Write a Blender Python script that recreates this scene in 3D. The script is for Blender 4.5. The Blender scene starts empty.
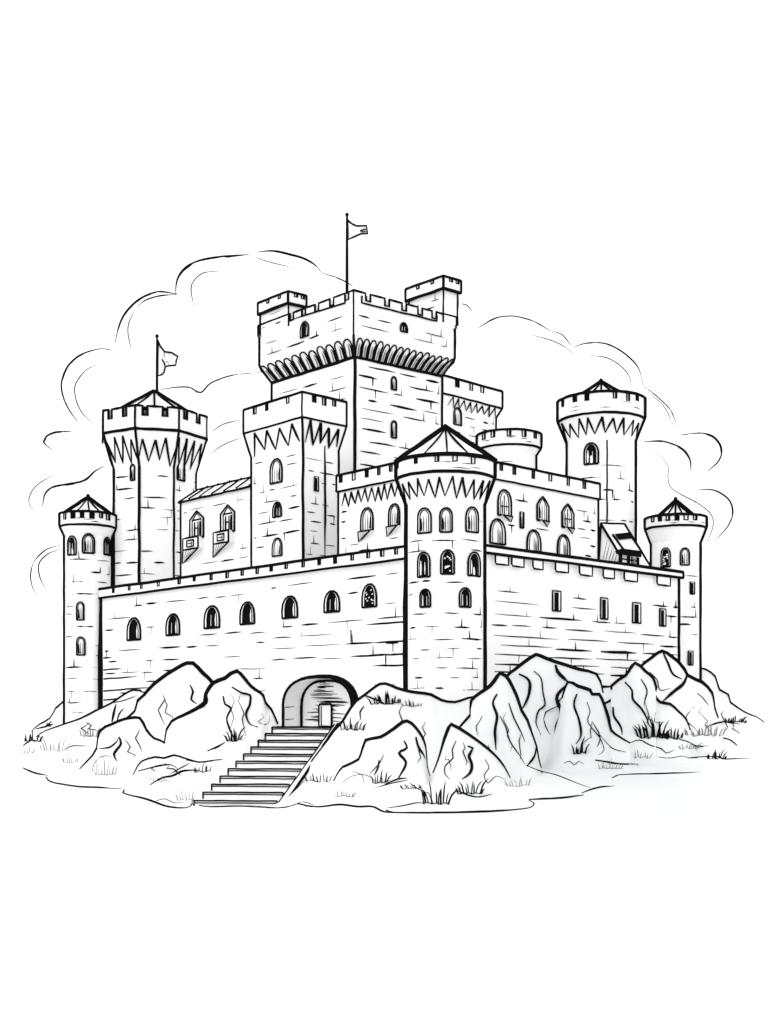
import bpy, math, random
from mathutils import Vector, noise
from mathutils.bvhtree import BVHTree

# ------------------------------------------------------------------ scene, camera, light
sc = bpy.context.scene
COL = sc.collection
F, CX, HY, EYE = 1155.0, 384.0, 700.0, 8.0      # focal length in pixels, centre column, horizon row, eye height (m)
rng = random.Random(11)

def W(px, py, d):
    "world point seen at a pixel, d metres in front of the camera"
    return Vector(((px - CX) / F * d, d, (HY - py) / F * d + EYE))
def pxw(w, d): return w * d / F
def zat(py, d): return (HY - py) / F * d + EYE

cam_d = bpy.data.cameras.new('camera'); cam = bpy.data.objects.new('camera', cam_d); COL.objects.link(cam)
cam.location = (0, 0, EYE); cam.rotation_euler = (math.radians(90), 0, 0)
cam_d.sensor_width = 36; cam_d.lens = F * 36 / 1024; cam_d.shift_y = (HY - 512) / 1024
cam_d.clip_start = 0.5; cam_d.clip_end = 6000
sc.camera = cam

SUN_EL, SUN_AZ = math.radians(48), math.radians(-52)     # azimuth from the camera's back (-Y), negative = from the left
sd = Vector((math.sin(SUN_AZ) * math.cos(SUN_EL), -math.cos(SUN_AZ) * math.cos(SUN_EL), math.sin(SUN_EL)))
world = bpy.data.worlds.new('World'); sc.world = world; world.use_nodes = True
nt = world.node_tree; bg = nt.nodes['Background']
sky = nt.nodes.new('ShaderNodeTexSky'); sky.sky_type = 'NISHITA'; sky.sun_disc = False
sky.sun_elevation = SUN_EL; sky.sun_rotation = math.atan2(sd.x, sd.y)
sky.air_density = 1.0; sky.dust_density = 1.0; sky.ozone_density = 0.0
hsv = nt.nodes.new('ShaderNodeHueSaturation'); hsv.inputs['Saturation'].default_value = 0.0   # an even white overcast
deck = nt.nodes.new('ShaderNodeMix'); deck.data_type = 'RGBA'; deck.inputs['Factor'].default_value = .97   # closed, even cloud deck
deck.inputs[7].default_value = (7.6, 7.6, 7.6, 1)
nt.links.new(sky.outputs['Color'], hsv.inputs['Color']); nt.links.new(hsv.outputs['Color'], deck.inputs[6]); nt.links.new(deck.outputs[2], bg.inputs['Color'])
bg.inputs['Strength'].default_value = 0.15
sun_d = bpy.data.lights.new('sun', 'SUN'); sun_d.energy = 0.5; sun_d.angle = math.radians(14); sun_d.color = (1, .985, .97)
sun = bpy.data.objects.new('sun', sun_d); COL.objects.link(sun); sun.rotation_euler = sd.to_track_quat('Z', 'Y').to_euler()
sc.view_settings.view_transform = 'Standard'; sc.view_settings.look = 'None'
sc.view_settings.gamma = 1.0; sc.view_settings.use_curve_mapping = False
sc.view_settings.exposure = 0.2
sc.cycles.max_bounces = 8; sc.cycles.diffuse_bounces = 8

# ------------------------------------------------------------------ materials
def mat(name, col, rough=0.9, var=0.0, scale=3.0):
    m = bpy.data.materials.new(name); m.use_nodes = True
    n = m.node_tree; b = n.nodes['Principled BSDF']
    b.inputs['Base Color'].default_value = (*col, 1); b.inputs['Roughness'].default_value = rough
    b.inputs['Specular IOR Level'].default_value = 0.0
    if var:
        tc = n.nodes.new('ShaderNodeTexCoord'); nz = n.nodes.new('ShaderNodeTexNoise'); nz.inputs['Scale'].default_value = scale
        nz.inputs['Detail'].default_value = 4
        mr = n.nodes.new('ShaderNodeMapRange'); mr.inputs['From Min'].default_value = .3; mr.inputs['From Max'].default_value = .7
        mr.inputs['To Min'].default_value = 1 - var; mr.inputs['To Max'].default_value = 1.0
        mx = n.nodes.new('ShaderNodeMix'); mx.data_type = 'RGBA'; mx.blend_type = 'MULTIPLY'; mx.inputs['Factor'].default_value = 1
        mx.inputs[6].default_value = (*col, 1)
        n.links.new(tc.outputs['Object'], nz.inputs['Vector']); n.links.new(nz.outputs['Fac'], mr.inputs['Value'])
        n.links.new(mr.outputs['Result'], mx.inputs[7]); n.links.new(mx.outputs[2], b.inputs['Base Color'])
    return m
PAPER = mat('white_stone', (.925, .925, .925), var=.012)
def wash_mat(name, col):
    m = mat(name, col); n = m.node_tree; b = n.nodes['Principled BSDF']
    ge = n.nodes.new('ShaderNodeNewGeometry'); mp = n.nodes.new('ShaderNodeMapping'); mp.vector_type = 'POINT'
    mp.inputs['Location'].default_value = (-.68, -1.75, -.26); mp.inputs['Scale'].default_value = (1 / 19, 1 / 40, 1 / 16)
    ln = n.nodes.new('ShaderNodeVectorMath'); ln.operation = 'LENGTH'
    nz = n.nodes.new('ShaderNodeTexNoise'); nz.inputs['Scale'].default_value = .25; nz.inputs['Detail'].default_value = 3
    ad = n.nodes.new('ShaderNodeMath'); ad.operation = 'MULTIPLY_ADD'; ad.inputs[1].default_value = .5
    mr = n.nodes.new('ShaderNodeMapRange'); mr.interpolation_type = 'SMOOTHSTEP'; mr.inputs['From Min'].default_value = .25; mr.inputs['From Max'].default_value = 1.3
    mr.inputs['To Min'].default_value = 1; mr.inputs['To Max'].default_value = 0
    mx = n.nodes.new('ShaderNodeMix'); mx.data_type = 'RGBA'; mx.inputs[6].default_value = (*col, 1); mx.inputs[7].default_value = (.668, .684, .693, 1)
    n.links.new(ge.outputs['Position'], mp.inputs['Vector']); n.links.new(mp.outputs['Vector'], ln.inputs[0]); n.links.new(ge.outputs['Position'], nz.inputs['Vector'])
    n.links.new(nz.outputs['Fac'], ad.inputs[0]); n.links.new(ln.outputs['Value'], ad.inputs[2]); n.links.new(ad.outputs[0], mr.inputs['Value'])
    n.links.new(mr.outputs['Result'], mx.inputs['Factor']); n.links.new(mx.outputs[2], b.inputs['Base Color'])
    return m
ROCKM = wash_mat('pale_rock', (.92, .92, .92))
CLOUDM = mat('cloud_white', (.97, .97, .97))
INK = mat('black_ink', (.006, .006, .007))
GREY = mat('grey_ink', (.21, .21, .215))
MATS = [PAPER, INK, GREY, ROCKM, CLOUDM]
P_, I_, G_, R_, C_ = 0, 1, 2, 3, 4

# ------------------------------------------------------------------ mesh builder
def crom(pts, step):
    "smooth polyline through points"
    if len(pts) < 3: 
        a, b = pts[0], pts[-1]; n = max(1, int((b - a).length / step))
        return [a.lerp(b, i / n) for i in range(n + 1)]
    out = []; q = [pts[0] * 2 - pts[1]] + list(pts) + [pts[-1] * 2 - pts[-2]]
    for i in range(1, len(q) - 2):
        p0, p1, p2, p3 = q[i - 1:i + 3]; n = max(1, min(14, int((p2 - p1).length / step)))
        for k in range(n):
            t = k / n
            out.append(.5 * ((2 * p1) + (p2 - p0) * t + (2 * p0 - 5 * p1 + 4 * p2 - p3) * t * t + (3 * p1 - p0 - 3 * p2 + p3) * t ** 3))
    out.append(q[-2]); return out

INKW = 1.2
class MB:
    def __init__(s): s.v = []; s.f = []; s.m = []
    def face(s, pts, m=P_):
        b = len(s.v); s.v += [Vector(p) for p in pts]; s.f.append(tuple(range(b, b + len(pts)))); s.m.append(m)
    def grid(s, rows, m=P_, closed=False):
        b = len(s.v); n = len(rows[0])
        for r in rows: s.v += [Vector(p) for p in r]
        for i in range(len(rows) - 1):
            for j in range(n if closed else n - 1):
                k = (j + 1) % n
                s.f.append((b + i * n + j, b + i * n + k, b + (i + 1) * n + k, b + (i + 1) * n + j)); s.m.append(m)
    def prism(s, a, bpts, m=P_):
        "solid between two matching loops"
        n = len(a); b = len(s.v); s.v += [Vector(p) for p in a] + [Vector(p) for p in bpts]
        s.f.append(tuple(range(b, b + n))); s.m.append(m)
        s.f.append(tuple(range(b + 2 * n - 1, b + n - 1, -1))); s.m.append(m)
        for i in range(n):
            j = (i + 1) % n; s.f.append((b + i, b + n + i, b + n + j, b + j)); s.m.append(m)
    def tube(s, pts, rad, m=I_, sides=5):
        n = len(pts)
        if n < 2: return
        b = len(s.v); up = None
        for i in range(n):
            t = (pts[min(i + 1, n - 1)] - pts[max(i - 1, 0)])
            if t.length < 1e-9: t = Vector((0, 0, 1))
            t.normalize()
            if up is None:
                up = t.orthogonal().normalized()
            up = (up - t * up.dot(t))
            if up.length < 1e-6: up = t.orthogonal()
            up.normalize(); w = t.cross(up)
            for k in range(sides):
                a = 2 * math.pi * k / sides
                s.v.append(pts[i] + (up * math.cos(a) + w * math.sin(a)) * rad[i])
        for i in range(n - 1):
            for k in range(sides):
                j = (k + 1) % sides
                s.f.append((b + i * sides + k, b + i * sides + j, b + (i + 1) * sides + j, b + (i + 1) * sides + k)); s.m.append(m)
        s.f.append(tuple(b + k for k in range(sides - 1, -1, -1))); s.m.append(m)
        s.f.append(tuple(b + (n - 1) * sides + k for k in range(sides))); s.m.append(m)
    def ink(s, pts, w=2.0, taper=(1, 1), m=I_, wob=.35, smooth=False, step=None):
        "a pen line: w is its width in pixels at its distance; it swells and thins like a hand-drawn one"
        pts = [Vector(p) for p in pts]
        d = pts[0].y; u = d / F; step = step or u * 6
        if smooth: q = crom(pts, step)
        else:
            q = [pts[0]]
            for a, b in zip(pts, pts[1:]):
                n = max(1, int((b - a).length / step)); n = min(n, 40)
                q += [a.lerp(b, (k + 1) / n) for k in range(n)]
        N = len(q); ph = rng.uniform(0, 500); rad = []; out = []
        for i, p in enumerate(q):
            t = i / max(1, N - 1); k = 1.0
            if taper[0] < 1: k *= min(1, taper[0] + (1 - taper[0]) * t / .3)
            if taper[1] < 1: k *= min(1, taper[1] + (1 - taper[1]) * (1 - t) / .3)
            k *= 1 + .16 * noise.noise(Vector((ph, t * 4, 0)))
            rad.append(max(.16, w * k * INKW) * .5 * p.y / F)
            e = 1.5 * wob * u if 0 < i < N - 1 else 0
            out.append(p + Vector((noise.noise(Vector((ph, i * .35, 3))), 0, noise.noise(Vector((ph, i * .35, 9))))) * e)
        s.tube(out, rad, m)
    def build(s, name, parent=None, loc=None, mats=None):
        base = Vector(loc) if loc is not None else Vector((0, 0, 0))
        r = parent
        while r is not None:
            base = base + r.location; r = r.parent
        me = bpy.data.meshes.new(name); me.from_pydata([p - base for p in s.v], [], s.f)
        used = sorted(set(s.m)); remap = {k: i for i, k in enumerate(used)}
        for k in used: me.materials.append(MATS[k])
        me.polygons.foreach_set('material_index', [remap[k] for k in s.m]); me.update()
        o = bpy.data.objects.new(name, me); COL.objects.link(o)
        if parent: o.parent = parent
        if loc is not None: o.location = loc
        return o

def tag(o, label, cat, group=None):
    o['label'] = label; o['category'] = cat
    if group: o['group'] = group
    return o
def thing(name, label, cat, loc, group=None):
    o = bpy.data.objects.new(name, None); COL.objects.link(o); o.location = loc; o.empty_display_size = .5
    return tag(o, label, cat, group)

# ------------------------------------------------------------------ surfaces
class Plane:
    "upright plane through P along d; off is measured outwards"
    def __init__(s, P, d, out=None):
        s.P = Vector((P[0], P[1])); s.d = Vector(d).normalized(); n = Vector((s.d.y, -s.d.x))
        if n.dot(-s.P) < 0: n = -n
        s.n = n
    def s_at(s, px, off=0):
        a = (px - CX) / F; P = s.P + s.n * off
        return (a * P.y - P.x) / (s.d.x - a * s.d.y)
    def __call__(s, t, z, off=0):
        p = s.P + s.d * t + s.n * off; return Vector((p.x, p.y, z))
    def depth(s, px): return s.P.y + s.d.y * s.s_at(px)
    def z_at(s, px, py): return zat(py, s.depth(px))
    def pix(s, px, py, off=0):
        t = s.s_at(px, off); p = s(t, 0, off); return s(t, zat(py, p.y), off)
    def shifted(s, off): 
        q = Plane(s.P + s.n * off, s.d); return q

class Cyl:
    "upright round (or many-sided) shaft; angle 0 faces the camera, positive to the right"
    def __init__(s, cx, D):
        s.D = D; s.c = Vector(((cx - CX) / F * D, D)); s.cx = cx
        f = -s.c.normalized(); s.f = f; s.r = Vector((-f.y, f.x))
    def p(s, th, r, z):
        q = s.c + (s.f * math.cos(th) + s.r * math.sin(th)) * r; return Vector((q.x, q.y, z))
    def surf(s, R):
        def g(t, z, off=0): return s.p(t / R, R + off, z)
        return g
    def th(s, px, R):
        x = (px - s.cx) / F * s.D / R; x = max(-.98, min(.98, x)); a = math.asin(x)
        for _ in range(4):
            q = s.p(a, R, 0); e = (px - (CX + F * q.x / q.y)) * q.y / F / R
            a += e / max(.2, math.cos(a))
            a = max(-1.45, min(1.45, a))
        return a
    def spot(s, px, py, R):
        a = s.th(px, R); return a * R, zat(py, s.p(a, R, 0).y)

# ------------------------------------------------------------------ masonry marks
def bricks(mb, surf, s0, s1, z0, z1, u, row=9, dens=.4, w=1.1, L=(8, 30), avoid=(), tick=.35):
    "loose courses of joints: u = metres per pixel at this distance"
    rh = row * u; z = z0 + rh * rng.uniform(.3, .8)
    while z < z1 - rh * .3:
        s = s0 + rng.uniform(0, 14) * u
        while s < s1 - 3 * u:
            ln = rng.uniform(*L) * u * 1.25; e = min(s + ln, s1 - 1.5 * u)
            if rng.random() < min(.93, dens * 2.2) and e - s > 3 * u:
                hit = any(a - 1.5 * u < e and b + 1.5 * u > s and c - 1 * u < z < d + 1 * u for a, b, c, d in avoid)
                if not hit:
                    zz = z + rng.uniform(-1, 1) * u; n = 3
                    ww = w * rng.choice((.55, .7, .85, 1, 1.3))
                    mb.ink([surf(s + (e - s) * k / n, zz + rng.uniform(-.25, .25) * u) for k in range(n + 1)], ww * 1.22, (.45, .25), wob=.2)
                    if rng.random() < tick * 1.25:
                        t = s + (e - s) * rng.uniform(.2, .9); dz = rh * rng.choice((-.8, .8, .8, .55))
                        if not any(a < t < b and c < zz + dz < d for a, b, c, d in avoid) and z0 < zz + dz < z1:
                            mb.ink([surf(t, zz), surf(t + rng.uniform(-.5, .5) * u, zz + dz)], ww * 1.15, (1, .4), wob=.1)
            s = e + rng.uniform(3, 20) * u
        z += rh * rng.uniform(.8, 1.25)

def arch(w, h, kind='round', n=7):
    "outline from lower left over the top to lower right, origin at the sill's centre"
    a = w / 2
    if kind == 'rect': return [(-a, 0), (-a, h), (a, h), (a, 0)]
    if kind == 'gable': return [(-a, 0), (-a, h * .7), (0, h), (a, h * .7), (a, 0)]
    if kind == 'point':
        return [(-a, 0), (-a, h * .62), (-a * .55, h * .84), (0, h), (a * .55, h * .84), (a, h * .62), (a, 0)]
    r = min(a * 1.25, h * .6); o = [(-a, 0)]
    for i in range(n + 1):
        t = math.pi * (1 - i / n); o.append((a * math.cos(t), h - r + r * math.sin(t)))
    return o + [(a, 0)]

def window(parent, surf, s, z, w, h, u, style='dark', kind='round', lw=1.6):
    "one window: raised surround with its own pane; (s, z) is the middle of the sill"
    mb = MB(); rec = .05
    o = arch(w, h, kind); k = .68 if style not in ('slit',) else .6
    cz = h * .47
    i_ = [(x * k, (y - cz) * (.86 if y > 0 else .96) + cz) for x, y in o]
    P = lambda q, off: surf(s + q[0], z + q[1], off)
    mb.grid([[P(q, -.04) for q in o], [P(q, .07) for q in o], [P(q, .06) for q in i_], [P(q, -.02) for q in i_]], P_)
    mb.ink([P(q, .075) for q in o], lw, wob=.2); mb.ink([P(o[0], .075), P(o[-1], .075)], lw, wob=.2)
    if style != 'slit' : mb.ink([P(q, .065) for q in i_], lw * .5, wob=.15)
    wo = mb.build('window', parent)
    pm = MB()
    if style in ('dark', 'lattice', 'slit'):
        pm.face([P(q, .02) for q in i_], I_)
        if style == 'dark':      # pale jamb and mullion in front of the dark opening
            a = w * k / 2
            pm.ink([P((-a * .72, h * .08), .035), P((-a * .72, h * .66), .035)], lw * 1.0, (.6, .3), m=P_, wob=.1)
            x = rng.uniform(.15, .5) * a
            if rng.random() < .65: pm.ink([P((x, h * .1), .035), P((x * .9, h * .6), .035)], lw * .55, (.5, .3), m=P_, wob=.1)
        if style == 'lattice':
            for q in range(11):
                x = rng.uniform(-.32, .32) * w * .85; y = rng.uniform(.1, .82) * h
                pm.ink([P((x - .7 * u, y), .035), P((x + .7 * u, y + rng.uniform(-.8, .8) * u), .035)], 1.1, m=P_, wob=0)
    else:
        pm.face([P(q, .02) for q in i_], P_)
        if style == 'light':
            for x, ww in ((-.05, .9), (.17, .6)):
                pm.ink([P((x * w, h * .06), .03), P((x * w * .9, h * .7), .03)], ww, (.8, .3), wob=.1)
            pm.ink([P((-w * .25, h * .1), .03), P((-w * .25, h * .6), .03)], 2.1, (.9, .3), wob=.1)
        if style == 'gothic':
            pm.ink([P((0, h * .05), .03), P((0, h * .78), .03)], 1.1, wob=.1)
            pm.ink([P((-w * .3, h * .36), .03), P((w * .3, h * .38), .03)], 1.0, wob=.1)
            pm.ink([P((-w * .16, h * .08), .03), P((-w * .16, h * .6), .03)], 1.3, (.9, .3), wob=.1)
            pm.ink([P((w * .18, h * .2), .03), P((w * .17, h * .62), .03)], .8, (.9, .3), wob=.1)
        if style == 'bay':
            pm.ink([P((-w * .34, h * .68), .03), P((w * .34, h * .68), .03)], 1.5, wob=.1)
            for x, ww in ((-.24, 2.4), (-.08, 1.6), (.16, 2.0)): pm.ink([P((x * w, h * .06), .035), P((x * w, h * .6), .035)], ww, (.9, .7), wob=.1)
            pm.ink([P((-w * .08, h * .36), .04), P((w * .16, h * .38), .04)], 1.2, wob=.1)
        if style == 'door':
            for q in range(5): 
                x = w * (.02 + .06 * q); pm.ink([P((x, h * .04), .03), P((x, h * (.72 - .05 * q)), .03)], .5 + .12 * q, (.9, .2), m=G_, wob=.1)
    pm.build('pane', wo)
    return wo

def oriel(parent, surf, s, z, w, h, u, full=True):
    "bay under a window: box with a small light, and a slanting bracket"
    mb = MB(); d = .55
    bh = h if full else 0
    P = lambda x, y, o: surf(s + x, z + y, o)
    a = w / 2
    if full:
        mb.prism([P(-a, 0, d), P(a, 0, d), P(a, -bh, d), P(-a, -bh, d)], [P(-a, 0, -.05), P(a, 0, -.05), P(a, -bh, -.05), P(-a, -bh, -.05)])
        mb.ink([P(-a, 0, d), P(a, 0, d), P(a, -bh, d), P(-a, -bh, d), P(-a, 0, d)], 1.8, wob=.2)
        b = a * .45; y0, y1 = -bh * .25, -bh * .78
        mb.ink([P(-b, y0, d + .02), P(b, y0, d + .02), P(b, y1, d + .02), P(-b, y1, d + .02), P(-b, y0, d + .02)], 1.6, wob=.15)
        mb.ink([P(-b * .4, y0 * 1.6, d + .02), P(-b * .4, y1 * .9, d + .02)], 1.2, wob=.1); mb.ink([P(-b * .2, (y0 + y1) / 2, d + .02), P(b * .7, (y0 + y1) / 2, d + .02)], .9, wob=.1)
    br = h * 1.05
    tip = P(a * (1.75 if full else 1.55), -bh - br, 0)
    A, B = P(-a, -bh - .004, d if full else .4), P(a, -bh - .004, d if full else .4); A0, B0 = P(-a, -bh - .004, -.05), P(a, -bh - .004, -.05)
    mb.face([A, B, tip]); mb.face([A, tip, A0]); mb.face([B, B0, tip]); mb.face([A0, B0, B, A])
    mb.ink([A, tip, B, A], 1.5, wob=.2)
    for q in range(4):
        t = .2 + .18 * q; mb.ink([A.lerp(B, t).lerp(tip, .1), A.lerp(B, t).lerp(tip, .75)], .6, (.9, .2), m=G_, wob=.1)
    return mb.build('bracket' if not full else 'oriel_box', parent)

def slots(mb, surf, ss, ztop, u, w=4.2, h=6.5, lw=1.5, fill=.5, skip=0.0):
    "narrow crenels under the coping: an outlined slot with a dark side"
    for s in ss:
        ww = w * u * rng.uniform(.8, 1.15); hh = h * u * rng.uniform(.85, 1.1)
        P = lambda x, y, o=.03: surf(s + x, ztop - y, o)
        mb.ink([P(-ww / 2, 0), P(-ww / 2, hh), P(ww / 2, hh), P(ww / 2, 0)], lw, wob=.15)
        f = rng.choice((0, fill, fill, 1)) if fill < 1 else 1
        if f: mb.face([P(ww / 2 - ww * f, .0, .02), P(ww / 2, .0, .02), P(ww / 2, hh, .02), P(ww / 2 - ww * f, hh, .02)], I_)

def zigzag(mb, f, n, w=1.8, jag=.12):
    "row of pointed corbel arches; f(t, k): t along the row 0..1, k 0 = foot, 1 = head"
    pts = []
    for i in range(2 * n + 1):
        t = i / (2 * n); k = (0, 1)[i % 2]
        t += rng.uniform(-.12, .12) / n
        pts.append(f(min(1, max(0, t)), k + rng.uniform(-jag, jag)))
    for i in range(0, 2 * n, 2):
        a, b, c = pts[i:i + 3]
        mb.ink([a, a.lerp(b, .5) + (b - a).orthogonal() * 0, b], w * rng.uniform(.7, 1.1), (.4, 1), wob=.3)
        mb.ink([b, c], w * rng.uniform(.9, 1.5), (1, .4), wob=.3)
        if rng.random() < .6: mb.ink([b.lerp(c, .05), b.lerp(c, .75) + (a - c) * .06], w * .7, (1, .2), wob=.2)

# ------------------------------------------------------------------ round and eight-sided towers
def round_tower(name, label, cx, D, rs, rp, ytop, yrim, yneck, zb, roof=None, sides=48, rot=0, slotpx=(), wins=(), zig=0,
                lw=2.4, lwl=None, brick=None, notch=None, finial=True, group='castle towers', band=None, slot_h=6.5, extra=None, roofpar=None, roof_inset=.25):
    C = Cyl(cx, D); Rs, Rp = pxw(rs, D), pxw(rp, D); u = D / F
    zt, zr, zn = zat(ytop, D - Rp), zat(yrim, D - Rp), zat(yneck, D - Rs)
    root = thing(name, label, 'tower', (C.c.x, C.c.y, zb), group)
    A = [2 * math.pi * i / sides + rot for i in range(sides)]
    ring = lambda r, z, off=0: [C.p(a, r + off, z) for a in A]
    poly = sides < 16
    def tan(r, w=None):
        t0 = math.acos(r / C.c.length)
        rt = (w or lw) * INKW * .5 * u
        return t0 - (math.acos((r - .3 * rt) / (r + .6 * rt)) if not poly else 0)
    so = .6 * lw * INKW * .5 * u if not poly else 0
    # shaft
    mb = MB(); mb.grid([ring(Rs, zb), ring(Rs, zn)], closed=True)
    if poly:
        def surf(t, z, off=0):
            th = t / Rs; k = math.pi / sides; q = (th - rot) % (2 * k) - k
            r = Rs * math.cos(k) / math.cos(q); return C.p(th, r + off, z)
        for a in A:
            a2 = (a + math.pi) % (2 * math.pi) - math.pi
            if abs(a2) < 1.75: mb.ink([C.p(a, Rs, zb), C.p(a, Rs, zn)], lw * (1.25 if abs(a2) > 1 else 1.0) * rng.uniform(.8, 1.1), wob=.4)
    else:
        surf = C.surf(Rs); t = tan(Rs)
        mb.ink([C.p(-t, Rs + so, zb), C.p(-t, Rs + so, zn)], lwl or lw, wob=.3); mb.ink([C.p(t, Rs + so, zb), C.p(t, Rs + so, zn)], lw, wob=.3)
    avoid = []
    for (x0, x1, y0, y1, st, kd) in wins:
        s, z = C.spot((x0 + x1) / 2, y1, Rs); h = pxw(y1 - y0, D - Rs)
        cosv = max(.45, math.cos(s / Rs)); w = pxw(x1 - x0, D - Rs) / cosv
        avoid.append((s - w * .6, s + w * .6, z - 2 * u, z + h))
        window(root, surf, s, z, w, h, u, st, kd, 1.4 if x1 - x0 < 9 else 1.8)
    if brick:
        y1_, dens, row = brick; th = tan(Rs) * .93
        bricks(mb, surf, -Rs * th, Rs * th, zat(y1_, D - Rs), zn - 3 * u, u, row, dens, 1.05, (6, 24), avoid, .3)
    if extra: extra(mb, C, Rs, surf)
    mb.build('shaft', root)
    # corbelled neck with zigzag arches
    mb = MB(); mb.grid([ring(Rs + .002, zn), ring(Rp - .01, zr)], closed=True)
    t = tan(Rp)
    if poly:
        for a in A:
            a2 = (a + math.pi) % (2 * math.pi) - math.pi
            if abs(a2) < 1.75: mb.ink([C.p(a, Rs, zn), C.p(a, Rp, zr)], lw * .9, wob=.3)
    else:
        for sg in (-1, 1): mb.ink([C.p(sg * t, Rs + so, zn), C.p(sg * t, (Rs + Rp) / 2 + so, zn + (zr - zn) * .5), C.p(sg * t, Rp + so, zr)], lw, wob=.3)
    if zig:
        kf = math.pi / sides
        def fz(q, k):
            th = -t * .96 + 2 * t * .96 * q; kk = .1 + .68 * k; r = Rs + (Rp - Rs) * kk
            if poly:
                m = (th - rot) % (2 * kf) - kf; r *= math.cos(kf) / math.cos(m)
            return C.p(th, r + .03, zn + (zr - zn) * kk)
        zigzag(mb, fz, zig, 1.7)
    mb.build('corbel_table', root)
    # parapet
    mb = MB(); th_ = min(.45, Rp * .14)
    top = ring(Rp, zt); fl = zt - 7 * u
    if notch:                                        # open crenels cut in the parapet
        nh, nl = notch; segs = []
        for i in range(sides):
            a0, a1 = A[i], A[i] + 2 * math.pi / sides; 
            q0, q1 = C.p(a0, Rp, 0), C.p(a1, Rp, 0); r0, r1 = C.p(a0, Rp - th_, 0), C.p(a1, Rp - th_, 0)
            prof = [(0, zt)]
            for c in (nl if abs((((a0 + a1) / 2 + math.pi) % (2 * math.pi)) - math.pi) < 1.2 else ()): prof += [(c - .055, zt), (c - .055, zt - nh * u), (c + .055, zt - nh * u), (c + .055, zt)]
            prof += [(1, zt)]
            lo = lambda f, z, a, b: Vector((*(a.lerp(b, f)).to_2d(), z))
            o = [lo(0, zr, q0, q1)] + [lo(f, z, q0, q1) for f, z in prof] + [lo(1, zr, q0, q1)]
            n_ = [lo(0, zr, r0, r1)] + [lo(f, z, r0, r1) for f, z in prof] + [lo(1, zr, r0, r1)]
            mb.prism(o, n_)
            am = ((a0 + a1) / 2 + math.pi) % (2 * math.pi) - math.pi
            if abs(am) < 1.8:
                mb.ink(o[1:-1], lw, wob=.2); mb.ink([o[0], o[-1]], lw * 1.05, wob=.3); mb.ink([o[0], o[1]], lw * .8, wob=.3)
                bricks(mb, lambda s, z, off=0: lo(s, z, q0, q1), .08, .92, zr, zt - nh * u, u / ((q1 - q0).length), 9, .3, .9, (8, 20), (), .3) if False else None
    else:
        inner = ring(Rp - th_, zt)
        mb.grid([ring(Rp, zr), top, inner, ring(Rp - th_, fl)], closed=True)
        arc = [C.p(-t + 2 * t * k / 40, Rp, 0) for k in range(41)]
        mb.ink([Vector((p.x, p.y, zt)) for p in arc], lw * 1.15, wob=.25); mb.ink([Vector((p.x, p.y, zr)) for p in arc], lw * .95, wob=.25)
        bk = [C.p(t + (2 * math.pi - 2 * t) * k / 24, Rp, zt) for k in range(25)]; mb.ink(bk, lw * .8, wob=.2)
        for sg in (-1, 1): mb.ink([C.p(sg * t, Rp + so, zr), C.p(sg * t, Rp + so, zt)], lw * 1.1, wob=.2)
    sp = C.surf(Rp)
    if slotpx:
        slots(mb, sp, [C.th(x, Rp) * Rp for x in slotpx], zt - .5 * u, u, w=3.6, h=slot_h, lw=1.4)
    for q in range(5):
        a = rng.uniform(-1, 1); z = zr + (zt - zr) * rng.uniform(.2, .55)
        if not poly: mb.ink([sp(a * Rp, z, 0), sp((a + .15) * Rp, z, 0), sp((a + .3) * Rp, z, 0)], rng.uniform(.5, .9), (.3, .2), wob=.2)
    mb.build('parapet', root)
    dk = MB(); dk.face(ring(Rp - th_ * .5, fl)); dk.face(list(reversed(ring(Rs - .02, zr - .1)))); dk.build('roof_deck', root)
    # conical roof
    if roof:
        yap, rr = roof; R = pxw(rr, D); za = zat(yap, D); z0 = zt - roof_inset * u * 4
        mb = MB(); ns = roofpar or 24
        base = [C.p(2 * math.pi * i / ns + rot, R, z0) for i in range(ns)]
        b2 = [C.p(2 * math.pi * i / ns + rot, R - .15, z0 - .25) for i in range(ns)]
        ap = C.p(0, 0, za)
        mb.grid([b2, base], closed=True)
        for i in range(ns): mb.face([base[i], base[(i + 1) % ns], ap])
        mb.face(list(reversed(b2)))
        mb.ink([C.p(-1.5 + 3 * k / 20, R, z0) for k in range(21)], lw * 1.25, wob=.2)
        for sg in (-1, 1): mb.ink([C.p(sg * 1.42, R + so, z0 + so), ap + Vector((0, 0, so))], lw * 1.45, (.8, 1), wob=.3)
        for k in range(5):
            a = -1.05 + k * .52 + rng.uniform(-.08, .08)
            mid = C.p(a * .8, R * .5, (za + z0) / 2)
            mb.ink([ap, mid + Vector((0, -.09, .05)), C.p(a, R, z0)], (1.8 if rr > 40 else 1.4) * rng.uniform(.8, 1.3), (1, .7), smooth=True, wob=.2)
        ro = mb.build('roof', root)
        if finial:
            fb = MB(); ball(fb, ap + Vector((0, 0, 2.2 * u)), 2.0 * u, I_); fb.tube([ap - Vector((0, 0, .1)), ap + Vector((0, 0, 2 * u))], [.9 * u, .7 * u], I_)
            fb.build('finial', ro)
    return root, C, Rs, Rp, (zt, zr, zn), surf

def ball(mb, c, r, m=P_, nu=10, nv=6):
    rows = []
    for i in range(nv + 1):
        ph = math.pi * (i / nv - .5); rr = max(1e-4, r * math.cos(ph))
        rows.append([c + Vector((rr * math.cos(2 * math.pi * j / nu), rr * math.sin(2 * math.pi * j / nu), r * math.sin(ph))) for j in range(nu)])
    mb.grid(rows, m, closed=True)

# ------------------------------------------------------------------ square blocks
UL, VR = -689.0, 1625.0                     # vanishing columns of the two wall directions
def vdir(x): return Vector((x - CX, F)).normalized()
U, V = vdir(UL), vdir(VR)

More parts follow.
